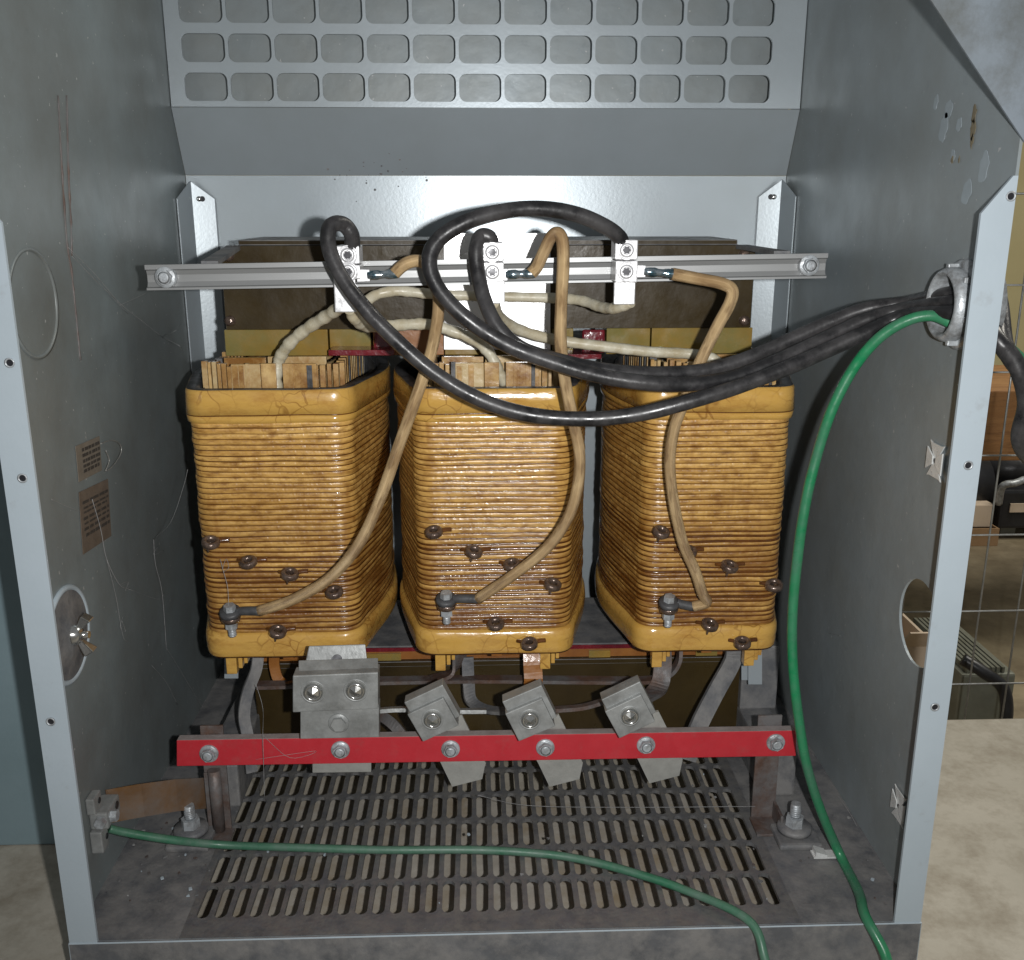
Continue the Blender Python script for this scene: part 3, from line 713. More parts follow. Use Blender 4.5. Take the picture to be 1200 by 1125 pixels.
# ------------------------------------------------------------------ terminal rail with lugs
VR = .965
rail = thing('terminal_rail', P(570, 322, VR), 'long aluminium channel rail bolted across the front above the coils', 'rail')
pl = P(173, 325, VR); pr = P(967, 311, VR)
prof = [(0,-.0118),(-.006,-.0118),(-.006,-.0098),(-.0028,-.0088),(-.0008,-.0045),(-.0008,.002),(-.0026,.0062),(-.006,.0075),(-.006,.0118),(0,.0118)]
m = MB().use(ALU)
A = [m.bm.verts.new((pl.x, VR+a, pl.z+b)) for a, b in prof]; B = [m.bm.verts.new((pr.x, VR+a, pr.z+b)) for a, b in prof]
fs = [m.bm.faces.new(A), m.bm.faces.new(B[::-1])]
for i in range(len(prof)): fs.append(m.bm.faces.new([A[i], A[(i+1)%len(prof)], B[(i+1)%len(prof)], B[i]]))
m._fin(fs); bmesh.ops.recalc_face_normals(m.bm, faces=fs); m.build('channel', None, rail)
for x, y in ((194,325),(948,311)):
    m = MB(); bolt(m, P(x, y, VR-.0055), .0092, .006, ZINC, .2); m.build('bolt', None, rail)
for xa, ya, xb, yb in ((236,311,266,292),(926,299,876,291)):
    m = MB().use(DUSTG); a = P(xa, ya, VR+.001); b = P(xb, yb, VC0+.01); s_ = Vector((.016,0,0)) if xa < 600 else Vector((-.016,0,0))
    t_ = Vector((0,0,.004)); m.hexa([a, a+s_, b+s_, b, a+t_, a+s_+t_, b+s_+t_, b+t_]); m.build('end_bracket', None, rail)
def rail_lug(cxp, top, mid, low, bot, label, w=26, low_shift=2):
    V = VR-.036
    c = P(cxp, mid, V)
    root = thing('cable_lug', c, label, 'lug', 'silver cable lugs on the aluminium rail')
    hx = w/2*V/F
    zt_, zm, zl_ = P(cxp, top, V).z, P(cxp, mid, V).z, P(cxp, low, V).z
    m = MB().use(ALUL); m.box((c.x-hx, V, zm+.0004), (c.x+hx, VR-.006, zt_), .0012); m.build('upper_block', None, root)
    m = MB().use(ALUL); m.box((c.x-hx*.96, V-.002, zl_), (c.x+hx*1.02, VR-.006, zm-.0004), .0012); m.build('lower_block', None, root)
    V2 = VR-.02; zb_ = P(cxp, bot, V2).z
    m = MB().use(ALUL); sx = low_shift*V/F; m.box((c.x-hx*.95+sx, V2, zb_), (c.x+hx*.98+sx, V2+.006, zl_-.0003), .001); m.build('tongue', None, root)
    for z in ((zt_+zm)/2, (zm+zl_)/2):
        m = MB().use(ALUL); q = Vector((c.x, V-.0005 if z > zm else V-.0025, z))
        m.lathe(q, (0,-1,0), [(.0092,-.001),(.0092,.0006),(.0086,.001),(.0080,.0003),(.0062,.0003),(.0058,.0022),(.0040,.0026),(.0036,.0008)], 28)
        m.use(DARKM).cyl(q+Vector((0,-.0004,0)), q+Vector((0,-.0010,0)), .0037, .0037, 6, False)
        m.build('clamp_screw', None, root)
    return root
rail_lug(408, 288, 310, 327, 366, 'silver lug on the rail under the narrow black cable hook', 26, -8)
rail_lug(577, 284, 307, 330, 356, 'silver lug on the rail in front of the white plate')
rail_lug(734, 281, 305, 331, 357, 'silver lug on the rail where the wide black cable arch ends')

# ------------------------------------------------------------------ leads and cables
def path(pts):
    """(px, py, depth) triples -> points"""
    return [P(x, y, v) for x, y, v in pts]
# black power cables
BX = XR
def outside(dy, dz, k):
    e = Vector((XR+.03, BUSH.y+dy, BUSH.z+dz)); 
    return [e, P(1165+6*k, 392+7*k, .80), P(1190+5*k, 425+8*k, .79), P(1203+2*k, 470, .79), P(1196+4*k, 520, .80), P(1230, 560, .84), P(1290, 620, .9)]
def bush(dy, dz, ex=0.): return [Vector((XR-.005+ex, BUSH.y+dy, BUSH.z+dz))]
R = .0071
k1 = path([(413,289,.935),(412,275,.93),(404,264,.927),(393,262,.92),(385,270,.915),(386,292,.91),(398,320,.905),(420,352,.90),(455,390,.895),(505,434,.89),(560,467,.885),(620,486,.88),(690,491,.875),(750,485,.872),(810,470,.87),(865,453,.875),(920,432,.88),(970,410,.885),(1015,390,.885),(1060,371,.88)])+bush(-.009,-.006)+outside(0,-.012,0)
k2 = path([(729,290,.94),(726,278,.932),(708,265,.925),(678,252,.92),(640,245,.915),(600,246,.91),(552,258,.90),(516,279,.895),(503,305,.89),(513,337,.885),(545,372,.88),(592,403,.88),(640,422,.88),(700,440,.88),(760,449,.88),(812,450,.885),(865,441,.89),(920,419,.895),(970,396,.90),(1015,375,.90),(1060,363,.893)])+bush(.001,.002)+outside(.004,0,1)
k3 = path([(577,291,.94),(574,279,.936),(564,277,.935),(558,292,.93),(560,320,.925),(568,352,.915),(583,383,.905),(612,409,.90),(660,424,.90),(710,434,.90),(760,438,.905),(815,436,.91),(870,422,.915),(925,399,.92),(975,377,.92),(1020,361,.915),(1065,355,.903)])+bush(.010,.008)+outside(.006,.012,2.2)
for pts, lab, sd in ((k1, 'black cable with the narrow left hook, sagging lowest across the coils', 1),
                     (k2, 'black cable making the wide round arch over the rail', 2),
                     (k3, 'black cable dropping from the middle lug inside the wide arch', 3)):
    m = MB().use(BLACKC); m.tube(pts, R, 16, 9, lump=.02, lumpn=45, seed=sd)
    o = tag(m.build('power_cable'), lab, 'cable', 'black power cables from the rail to the bushing')
# green ground wire
zg = ZF+.0065
g = [Vector((XR+.06, BUSH.y-.006, BUSH.z-.05)), Vector((XR+.02, BUSH.y-.006, BUSH.z-.020)), Vector((XR-.004, BUSH.y-.006, BUSH.z-.017))]
g += path([(1092,370,.845),(1060,377,.855),(1028,398,.865),(1000,432,.875),(975,480,.88),(957,535,.885),(944,590,.885),(935,650,.885),(929,715,.885),(929,775,.88),(935,835,.875),(945,895,.872),(962,950,.873)])
g += [PZ(985, 1003, zg), PZ(1006, 1045, zg)]
def over_sill(px): # over the front sill, down to the slab and away
    x = PZ(px, 1090, zg).x
    return [Vector((x, VF-.002, ZF+.008)), Vector((x+.01, VF-.030, ZF-.012)), Vector((x+.015, VF-.045, ZS+.030)), Vector((x+.02, VF-.075, ZS+.0065)), Vector((x+.05, VF-.20, ZS+.0065))]
g += over_sill(1022)
m = MB().use(GREENC); m.tube(g, .0050, 14, 8, lump=.012, lumpn=35, seed=4)
tag(m.build('ground_cable'), 'bright green insulated ground wire hanging down the right side from the bushing', 'cable', 'green ground wires')
g = [P(128, 971, .866), P(150, 976, .872), P(200, 984, .885), P(260, 990, .905), PZ(340, 993, zg), PZ(450, 996, zg), PZ(560, 996, zg), PZ(640, 1001, zg), PZ(690, 1009, zg), PZ(740, 1022, zg), PZ(800, 1042, zg)]+over_sill(880)
m = MB().use(mat('dusty_green_cable', (.022,.15,.075), (.016,.11,.055), .42, 0, 50, .12, 160, (.10,.17,.13), 22, .55, dsharp=.16)); m.tube(g, .0042, 14, 8, lump=.015, lumpn=40, seed=6)
tag(m.build('ground_cable'), 'thinner dusty green wire crossing the slotted floor from the ground lug', 'cable', 'green ground wires')
# tan braided tap leads
def tan_lead(crimp, pts, lug, label, lugdir):
    V = VR-.030
    c0 = P(*crimp[0], V-.004); c1 = P(*crimp[1], V-.004)
    root = thing('tap_lead', c0, label, 'lead', 'braided tan leads from the rail to the coil taps')
    m = MB().use(BRAID); m.tube([c1]+path(pts), .0058, 14, 8, lump=.015, lumpn=80, seed=len(pts)); m.build('sleeve', None, root)
    # bright crimp terminal at the rail end
    d = (c1-c0).normalized(); ln = (c1-c0).length
    m = MB().use(ALUL); m.hexa([c0+Vector((-.008,0,-.006)),c0+Vector((.004,0,-.0055)),c0+Vector((.004,.004,-.0055)),c0+Vector((-.008,.004,-.006)),c0+Vector((-.008,0,.006)),c0+Vector((.004,0,.0055)),c0+Vector((.004,.004,.0055)),c0+Vector((-.008,.004,.006))],.0008)
    m.use(CRIMP); m.lathe(c0+d*.004, d, [(.0030,-.002),(.0042,.002),(.0046,ln*.28),(.0036,ln*.40),(.0036,ln*.6),(.0046,ln*.70),(.0044,ln*.92),(.0040,ln)], 16)
    m.build('crimp_terminal', None, root)
    # dark sleeve, clamp eye, bolt and nut at the coil end
    e = P(*pts[-1]); b = P(*lug, CV0-.016)
    m = MB().use(SHRINK); m.tube([e, e.lerp(b, .5)+Vector((0,0,.001)), b+Vector((.008 if lugdir > 0 else -.008,0,.001))], lambda a: .0052-.02*a, 12, 6); m.build('end_sleeve', None, root)
    m = MB().use(SHRINK); m.lathe(b, (0,-.35,1), [(.004,-.003),(.011,-.003),(.0115,.001),(.0105,.0035),(.004,.0035)], 20)
    m.use(BROWNM).lathe(b+Vector((0,0,-.006)), (0,-.1,1), [(.0,-.0035),(.0095,-.0035),(.0105,0),(.0095,.003),(.0,.003)], 20); m.build('terminal_eye', None, root)
    m = MB().use(ZINC); m.cyl(b+Vector((0,-.001,.003)), b+Vector((0,-.002,.0095)), .0065, .0062, 6, False, .4)
    m.cyl(b+Vector((0,.0005,-.0095)), b+Vector((0,.001,-.018)), .0068, .0068, 6, False, .2); m.cyl(b+Vector((0,.0008,-.018)), b+Vector((0,.0018,-.028)), .0040, .0036, 12)
    for k in range(5): m.lathe(b+Vector((0,.001+.0002*k,-.019-.0018*k)), (0,0,-1), [(.0038,0),(.0045,.0006),(.0038,.0012)], 12)
    m.build('bolt', None, root)
    return root
tan_lead(((428,323),(462,321)), [(470,313,.932),(480,307,.93),(492,306,.935),(503,312,.94),(511,330,.945),(514,355,.945),(511,385,.94),(503,420,.935),(488,465,.93),(470,515,.93),(447,580,.935),(422,635,.945),(388,676,.96),(345,702,.972),(304,716,.98)], (270,718),
         'tan braided lead slanting down to the leftmost coil', 1)
tan_lead(((590,322),(622,321)), [(629,313,.932),(637,296,.928),(645,279,.922),(653,273,.918),(659,282,.915),(660,310,.912),(658,350,.912),(657,400,.915),(662,445,.925),(671,490,.93),(679,530,.935),(677,570,.94),(665,608,.945),(640,643,.955),(600,675,.965),(560,702,.978)], (523,703),
         'tan braided lead with the tall upright bend, running down to the middle coil', 1)
tan_lead(((752,318),(788,321)), [(820,327,.93),(845,332,.928),(858,340,.925),(855,356,.925),(842,380,.925),(828,408,.93),(815,436,.94),(802,470,.95),(790,503,.955),(785,540,.96),(789,585,.963),(800,635,.968),(815,670,.972),(823,695,.976),(828,706,.98),(812,711,.983)], (784,707),
         'tan braided lead with the sharp elbow, hanging down to the rightmost coil', 1)
# cream tape-wrapped coil leads
def wrap(pts, label, r=.0062, lump=.05):
    m = MB().use(CREAM); m.tube(path(pts), r, 12, 10, lump=lump*1.7, lumpn=330, seed=len(pts)); return tag(m.build('wrapped_lead'), label, 'lead', 'cream tape wrapped coil leads')
wrap([(325,455,1.03),(324,440,1.03),(328,420,1.03),(340,402,1.02),(360,385,1.01),(385,369,.99),(404,357,.965)], 'bumpy cream wrapped lead rising out of the leftmost coil to the left lug')
wrap([(410,362,.958),(416,373,.97),(430,382,1.0),(465,381,1.02),(500,380,1.03),(530,388,1.03),(555,398,1.03),(572,412,1.03),(582,430,1.03),(592,450,1.035)], 'cream wrapped lead dropping into the top of the middle coil', .0060, .04)
wrap([(425,358,1.02),(440,346,1.03),(465,341,1.035),(500,344,1.04),(560,347,1.045),(640,349,1.045),(680,352,1.03),(705,360,1.0),(722,361,.97),(740,354,.955)], 'long cream wrapped lead crossing the white plate to the right lug', .0054, .03)
wrap([(578,354,.955),(586,372,1.0),(610,387,1.03),(650,398,1.04),(700,405,1.04),(760,412,1.04),(810,415,1.04),(838,422,1.035),(850,440,1.035)], 'pale smooth wrapped lead running over the gap into the rightmost coil', .0058, .02)

# ------------------------------------------------------------------ red bar on posts
VBAR = .930; BT = .011
bar = thing('terminal_bar', P(570, 950, .945), 'red fibre bar on two rusty posts across the cabinet bottom', 'bar')
a0, a1, b0_, b1_ = P(207,867.5,VBAR), P(207,898,VBAR), P(933,856,VBAR), P(933,886,VBAR)
dz = Vector((0,BT,0))
m = MB().use(REDBAR); m.hexa([a1, b1_, b1_+dz, a1+dz, a0, b0_, b0_+dz, a0+dz], .0008)
for f in m.bm.faces:
    if f.normal.z > .8:
        f.material_index = 1
m.mats.append(REDEDGE); m.build('bar', None, bar)
for k, (x, y) in enumerate(((245,883),(399,878.5),(528,877.5),(639,876),(757,873),(909,870))):
    m = MB(); bolt(m, P(x, y, VBAR-.0005), .0092, .0065, ZINC, .2+.5*k); m.build('bolt', None, bar)
# posts (angle iron)
for (xa, xb, ytop, ybot) in ((234,261,851,958),(889,917,839,955)):
    v = VBAR+BT+.001; t = P(xa, ytop, v); q = P(xb, ytop, v); m = MB().use(RUST)
    m.box((t.x, v, ZF+.001), (q.x, v+.003, t.z), .0006)
    if xa < 600: m.box((t.x, v-.002, ZF+.002), (t.x+.004, v-.0002, P(xa,905,v).z), .0004); m.cyl((t.x+.012, v-.004, ZF+.004), (t.x+.012, v-.004, P(xa,900,v).z), .0065, None, 16)
    else: m.box((q.x-.003, v-.03, ZF+.001), (q.x, v-.0005, P(xb,938,v).z), .0006)
    m.box((t.x-.002, v-.032, ZF+.0005), (q.x+.004, v, ZF+.0035), .0006)
    m.build('post', None, bar)

# neutral lug (two holes)
VL = .905
nl = thing('double_lug', P(395, 862, VL), 'wide dull grey lug with two bright screws above the red bar', 'lug')
m = MB().use(ALUD)
m.quadslab([(343,835),(443,831),(443,788),(343,792)], VL, VL+.020, .0012)
m.quadslab([(352,866),(444,864),(444,826),(352,829)], VL+.004, VL+.0195, .0008)
m.hexa([P(350,793,VL+.004),P(443,789,VL+.004),P(443,789,VL+.030),P(350,793,VL+.030),P(350,774,VL+.022),P(443,771,VL+.022),P(443,771,VL+.030),P(350,774,VL+.030)], .0008)
m.build('body', None, nl)
m = MB().use(ALUD); m.hexa([P(358,776,VL+.028),P(430,773,VL+.028),P(430,773,VL+.046),P(358,776,VL+.046),P(362,757,VL+.034),P(428,755,VL+.034),P(428,755,VL+.046),P(362,757,VL+.046)], .001)
m.use(DARKM).cyl(P(395,773,VL+.0295), P(395,773,VL+.026)+Vector((0,-.001,0)), .0055); m.build('upper_block', None, nl)
m = MB().use(TONG); m.quadslab([(366,906),(435,905),(435,860),(366,860)], VBAR+BT+.001, VBAR+BT+.005, .001); m.build('tongue', None, nl)
def set_screw(par, px, py, v, r):
    p = P(px, py, v); m = MB().use(ALUD)
    m.lathe(p, (0,-1,0), [(r*1.35,-.001),(r*1.32,.0008),(r*1.15,.0004),(r*1.10,-.0005)], 30)
    m.use(CHROME).lathe(p, (0,-1,0), [(r*1.08,0),(r*1.05,.002),(r*.9,.0034),(r*.78,.0038),(r*.70,.0030)], 30)
    # hex socket
    m.lathe(p, (0,-1,0), [(r*.70,.0030),(r*.66,.0026)], 30); m.cyl(p+Vector((0,-.0022,0)), p+Vector((0,-.0052,0)), r*.78, r*.08, 6, False, .5)
    return m.build('set_screw', None, par)
set_screw(nl, 367, 811, VL, .0094); set_screw(nl, 417, 809, VL, .0094)
m = MB(); bolt(m, P(397, 847, VL+.004), .0100, .005, ALUD, .1, True, False); m.build('hex_bolt', None, nl)
# single tilted lugs
def tilt_lug(px, py, ang, label):
    c = P(px, py, VL); root = thing('single_lug', c, label, 'lug', 'tilted grey lugs bolted to the red bar')
    ca, sa = math.cos(ang), math.sin(ang)
    def q(x, z, v): return Vector((c.x+x*ca-z*sa, v, c.z+x*sa+z*ca))
    def slab(x0, x1, z0, z1, v0, v1, mm, name, bev=.001, parts=None):
        m = parts or MB(); m.use(mm); m.hexa([q(x0,z0,v0),q(x1,z0,v0),q(x1,z0,v1),q(x0,z0,v1),q(x0,z1,v0),q(x1,z1,v0),q(x1,z1,v1),q(x0,z1,v1)], bev); return m
    m = slab(-.0205,.0205,-.0185,.0165,VL,VL+.0215,ALUD,'body')
    m.build('body', None, root)
    m = slab(-.0185,.0255,-.012,.028,VL+.0045,VL+.0205,ALUD,'backing', .001)
    m.use(ALUD); slab(-.0165,.0285,-.014,.0295,VL+.0207,VL+.0295,ALUD,'b', .0006, m) if False else None
    m.build('backing', None, root)
    sx, sy = px-507, (py-843)
    m = MB().use(TONG); m.prism([P(x+sx, y+sy, VBAR+BT+.001) for x, y in ((489,843),(541,838),(569,894),(565,913),(530,922),(517,895))], None, (0,.0035,0)); m.build('tongue', None, root)
    set_screw(root, px, py, VL, .0087)
    return root
tilt_lug(507, 843, math.radians(26), 'leftmost tilted grey lug on the red bar, next to the wide double lug')
tilt_lug(621, 843, math.radians(24), 'tilted grey lug on the red bar under the middle coil, second of the tilted three')
tilt_lug(738, 839, math.radians(27), 'rightmost tilted grey lug on the red bar, by the diagonal strap')

# ------------------------------------------------------------------ bus straps under the coils
X_ = Vector((1,0,0)); Y_ = Vector((0,1,0)); Z_ = Vector((0,0,1))
def strap(pts, w, th, side, mm, label, grp='bus straps below the coils'):
    m = MB().use(mm); m.ribbon(path(pts), w, th, side); return tag(m.build('bus_strap'), label, 'strap', grp)
strap([(303,760,1.05),(300,785,1.04),(290,812,1.03),(286,840,1.02),(291,868,1.01),(295,905,1.0)], .013, .004, [X_+Y_*.6, X_+Y_*.6], DUSTG, 'dusty grey strap curving down below the leftmost coil')
strap([(322,760,1.06),(322,782,1.06),(330,800,1.055),(352,800,1.05)], .012, .003, [X_, X_], OBOARD, 'short orange copper strap under the leftmost coil')
strap([(300,803,1.04),(345,802,1.05),(440,798,1.05),(560,796,1.05),(680,797,1.05),(758,797,1.05),(783,790,1.05),(795,775,1.05),(797,755,1.055)], .014, .0042, [Y_, Y_], RUST, 'long thin brown bus bar bending up at its right end')
strap([(538,755,1.06),(538,772,1.055),(530,788,1.05),(505,797,1.045)], .020, .004, [X_*.8+Y_*.5, Y_], RUST, 'grey brown strap curling out beneath the middle coil')
strap([(548,770,1.06),(549,800,1.055),(553,822,1.05),(575,832,1.03),(610,833,1.0)], .014, .004, [X_, Y_*.8+X_*.3], DUSTG, 'grey strap bent from the middle coil toward the second tilted lug')
strap([(430,834,.96),(470,831,.96),(520,833,.97),(570,833,.97)], .014, .004, [Y_*.9-Z_*.3, Y_*.9-Z_*.3], ALUD, 'short bright bar joining the wide lug and first tilted lug')
strap([(624,752,1.03),(624,775,1.02),(625,800,1.01),(622,820,.97)], .021, .004, [X_, X_], OBOARD, 'orange varnished copper strap dropping below the middle coil')
strap([(640,832,.96),(680,829,.97),(707,822,.98)], .012, .004, [Y_*.9-Z_*.2, Y_*.9-Z_*.2], RUST, 'short coppery bar between the second and third tilted lugs')
strap([(776,755,1.05),(776,785,1.045),(770,808,1.03),(745,824,.99)], .021, .004, [X_, X_], RUST, 'brown strap under the left side of the rightmost coil')
strap([(862,752,1.04),(858,775,1.04),(838,812,1.02),(818,852,1.0),(805,890,.99)], .020, .006, [X_*.8-Z_*.4, X_*.8-Z_*.4], DUSTG, 'diagonal grey strap with an orange edge under the rightmost coil')
strap([(476,868,.99),(462,850,1.0),(446,838,1.02)], .012, .003, [X_*.7+Z_*.5, X_*.7+Z_*.5], RUST, 'small slanting strap behind the wide double lug')
# light bracket feet standing on the floor rail, right of the diagonal strap
m = MB().use(GREY); m.quadslab([(869,797),(890,797),(890,764),(869,764)], 1.07, 1.073); m.quadslab([(877,802),(893,802),(893,764),(877,764)], 1.063, 1.066); tag(m.build('angle_plate'), 'small pale grey plate hanging at the right end of the core base', 'plate')
m = MB().use(GREY); m.quadslab([(263,795),(279,795),(279,764),(263,764)], 1.07, 1.073); tag(m.build('angle_plate'), 'small pale grey plate below the left end of the leftmost coil', 'plate')

# ------------------------------------------------------------------ small fittings
# hold-down bolts
def holddown(px, py, label):
    p = PZ(px, py, ZF); root = thing('holddown_bolt', p, label, 'bolt', 'hold-down bolts on the cabinet floor')
    m = MB().use(DUSTG); m.box(p+Vector((-.022,-.020,.0006)), p+Vector((.024,.020,.008)), .003); m.build('foot_plate', None, root)
    m = MB().use(DUSTG); m.lathe(p+Vector((0,.004,.010)), (0,0,1), [(.0,0),(.018,0),(.0185,.003),(.017,.006),(.0,.006)], 24); m.build('washer', None, root)
    m = MB().use(ZINC); m.cyl(p+Vector((0,.004,.016)), p+Vector((0,.004,.026)), .010, .0098, 6, False, .3); m.cyl(p+Vector((0,.004,.026)), p+Vector((0,.004,.042)), .0055, .0052, 14)
    for k in range(6): m.lathe(p+Vector((0,.004,.0275+.0022*k)), (0,0,1), [(.0052,0),(.0060,.0007),(.0052,.0014)], 14)
    m.build('stud', None, root)
holddown(931, 984, 'hold-down bolt with round washer beside the right rusty post')
holddown(224, 986, 'hold-down bolt on the floor beside the left rusty post')
# conduit bushing in the right panel
cb = thing('conduit_bushing', BUSH, 'round metal conduit bushing where the cables leave the right panel', 'bushing')
m = MB().use(ZINC); m.lathe(BUSH, (-1,0,0), [(.0255,-.02),(.0375,-.0195),(.0385,.0),(.0385,.002),(.036,.004),(.030,.0045),(.0315,.006),(.0315,.014),(.0295,.018),(.0265,.0195),(.0245,.017),(.0235,-.02)], 40); m.build('ring', None, cb)
m = MB().use(ZINC)
for k in range(6):
    t = k*math.pi/3+.3; c = BUSH+Vector((-.009, math.cos(t)*.0325, math.sin(t)*.0325)); m.box(c+Vector((-.004,-.0025,-.0025)), c+Vector((.006,.0025,.0025)), .0008)
m.build('lock_lug', None, cb)
# plug in left panel
pc = PXp(79, 744, XL)
pg = thing('hole_plug', pc, 'round domed metal plug with wing nut in the left panel', 'plug')
m = MB().use(GREYF); m.lathe(pc, (1,0,0), [(.0465,-.001),(.0465,.002),(.0445,.0035),(.0425,.0030),(.0415,.0020)], 44); m.build('rim', None, pg)
m = MB().use(DUSTG); m.lathe(pc, (1,0,0), [(.0416,.0022),(.030,.003),(.012,.006),(0,.0065)], 44); m.build('disc', None, pg)
m = MB().use(CHROME); m.cyl(pc+Vector((.005,0,0)), pc+Vector((.020,0,0)), .0035); m.lathe(pc+Vector((.005,0,0)), (1,0,0), [(.010,0),(.0085,.006),(.005,.009),(0,.009)], 18)
for s_ in (-1, 1): m.hexa([pc+Vector((.008,-.002,s_*.006)),pc+Vector((.012,-.002,s_*.004)),pc+Vector((.012,.002,s_*.004)),pc+Vector((.008,.002,s_*.006)),pc+Vector((.016,-.006,s_*.020)),pc+Vector((.024,-.006,s_*.015)),pc+Vector((.024,.006,s_*.015)),pc+Vector((.016,.006,s_*.020))], .001)
m.build('wing_nut', None, pg)
# paper labels on left panel
def paper(q, mm, rows, label, seed, groups, margin):
    a, b, c, d = [PXp(x, y, XL+.0006) for x, y in q]       # TL, TR, BR, BL
    n = Vector((.0005,0,0)); root = None
    m = MB().use(mm); m.hexa([d, c, b, a, d+n, c+n, b+n, a+n])
    o = tag(m.build('paper_label'), label, 'label')
    rng = random.Random(seed); m = MB().use(INK)
    def at(u, v): return a.lerp(b, u).lerp(d.lerp(c, u), v)
    for (v0, hgt, u0, u1) in rows:
        u = u0
        while u < u1-.03:
            w = min(rng.uniform(*groups), u1-u)
            pts = [at(u, v0+hgt), at(u+w, v0+hgt), at(u+w, v0), at(u, v0)]
            e = Vector((.0009,0,0)); f_ = Vector((.0011,0,0))
            m.hexa([p+e for p in pts]+[p+f_ for p in pts]); u += w+rng.uniform(.02,.05)
    m.build('printing', None, o)
    return o
paper([(88,523),(116,511),(119,551),(92,565)], PAPER2, [(.13,.09,.22,.95),(.29,.09,.22,.95),(.45,.09,.22,.95),(.60,.08,.22,.95),(.73,.09,.22,.9)], 'small square tan paper label, the upper of two on left panel', 1, (.06,.14), .1)
paper([(92,577),(126,561),(130,628),(97,650)], PAPER, [(.17,.045,.08,.95),(.27,.03,.1,.95),(.34,.03,.1,.9),(.43,.045,.08,.95),(.52,.03,.1,.95),(.60,.045,.08,.95),(.70,.05,.12,.95)], 'larger dark brown paper label, the lower of two on left panel', 2, (.08,.2), .1)
# ground lug on left panel
gl = PXp(112, 955, XL)
gr = thing('ground_lug', gl, 'small silver ground lug clamping the green wire at the left panel', 'lug')
m = MB().use(ALUD); m.box(gl+Vector((.0005,-.016,-.006)), gl+Vector((.018,.018,.012)), .002); m.box(gl+Vector((.0005,-.02,-.030)), gl+Vector((.012,-.004,-.0065)), .0015); m.box(gl+Vector((.0005,-.02,.0125)), gl+Vector((.009,-.002,.03)), .0015); m.build('body', None, gr)
m = MB().use(ZINC)
c = gl+Vector((.018,-.006,.003)); m.cyl(c, c+Vector((.006,0,0)), .006, .0058, 6, False); c = gl+Vector((.012,-.0165,.004)); m.cyl(c, c+Vector((0,-.006,0)), .0058, .0055, 6, False); m.build('screw', None, gr)
m = MB().use(DARKM)
for y, z in ((-.0085,.022),(-.0085,-.018)): c = gl+Vector((.0121 if z < 0 else .0091, y, z)); m.cyl(c, c+Vector((.0006,0,0)), .003)
c = gl+Vector((.018,.009,.005)); m.cyl(c, c+Vector((.0006,0,0)), .004); m.build('screw_hole', None, gr)
# rust stained strap along the floor edge
m = MB().use(mat('strap_patina', (.19,.095,.033), (.075,.038,.016), .5, .1, 7, .1, 120, (.17,.165,.16), 12, .3, dsharp=.2))
sp = [PXp(126,945,XL+.004), P(165,938,.888), P(205,932,.918), P(246,929,.957)]; sp[1].x = max(sp[1].x, XL+.006)
A = []; B = []
for p in sp:
    A.append([m.bm.verts.new(p+Vector((dx, 0, dz))) for dx, dz in ((0,-.019),(.002,-.019),(.002,.019),(0,.019))])
fs = [m.bm.faces.new(A[0][::-1]), m.bm.faces.new(A[-1])]
for a, b in zip(A, A[1:]):
    for k in range(4): fs.append(m.bm.faces.new([a[k], a[(k+1)%4], b[(k+1)%4], b[k]]))
m._fin(fs); bmesh.ops.recalc_face_normals(m.bm, faces=fs)
tag(m.build('rusty_strap'), 'rusty brown flat strap running from the ground lug to the left post', 'strap')

# cobwebs: a few slack dusty threads
def web(lines, label, r=.00017):
    m = MB().use(WEB)
    for k, l in enumerate(lines): m.tube(l, r*(1 if k else 1.6), 5, 6)
    tag(m.build('cobweb'), label, 'cobweb')
def xw(pts, x=XL+.002): return [PXp(px, py, x) for px, py in pts]
web([xw([(80,290),(110,320),(140,355),(165,375),(190,395)]), xw([(83,295),(105,322),(135,350)]), xw([(84,300),(112,328),(150,368)]), xw([(140,358),(175,342)]), [PXp(190,395,XL+.002), P(205,388,1.1), P(212,380,1.2)], [PXp(190,395,XL+.002), P(210,405,1.15), P(214,412,1.2)]], 'dusty cobweb streak on the upper left panel')
web([xw([(108,585),(118,620),(125,655),(140,685),(152,690)]), xw([(140,685),(150,682),(147,692)]), xw([(125,655),(136,700),(144,745),(150,752)]), xw([(60,585),(75,592),(90,598)]), xw([(144,722),(141,735),(147,740),(143,728)])], 'thin cobweb thread hanging over the lower paper label')
web([xw([(180,632),(182,660),(190,695),(195,760)]), [PXp(180,632,XL+.002), P(200,612,1.02), P(215,570,1.0), P(220,550,.995)], xw([(185,640),(180,650),(192,645)]), xw([(150,690),(185,702),(193,695)]), xw([(178,780),(195,800),(208,826)]), xw([(195,760),(205,775),(235,825),(250,845)])], 'long cobweb strung from the leftmost coil down the left wall')
web([[P(300,802,1.0), P(308,830,.99), P(308,862,.925), P(309,900,.925), P(310,935,.93)], [P(308,862,.925), P(340,888,.927), P(370,880,.928), P(300,890,.928)]], 'cobweb thread hanging over the left half of the red bar')
web([xw([(950,880),(970,915),(1000,960),(1015,1000)], XR-.003), xw([(985,745),(972,742)], XR-.003)], 'fine cobweb thread low on the right panel')
web([[P(268,718,.98), P(267,690,.985), P(262,670,.99), P(258,655,.995)], [P(262,670,.99), P(268,665,.992), P(265,655,.994), P(260,668,.99)]], 'tuft of cobweb above the leftmost bolted tap lead')
web([[P(560,932,.94), PZ(620,944,ZF+.006), PZ(740,946,ZF+.006), P(885,945,.94)]], 'faint straight thread across the slotted floor')
# wire twist by the label
m = MB().use(WIRE); m.tube(xw([(118,520),(130,516),(140,520),(142,530),(134,544),(124,552),(128,540),(124,528)], XL+.006), .0006, 6, 6); tag(m.build('tie_wire'), 'curl of thin wire stuck beside the upper paper label', 'wire')

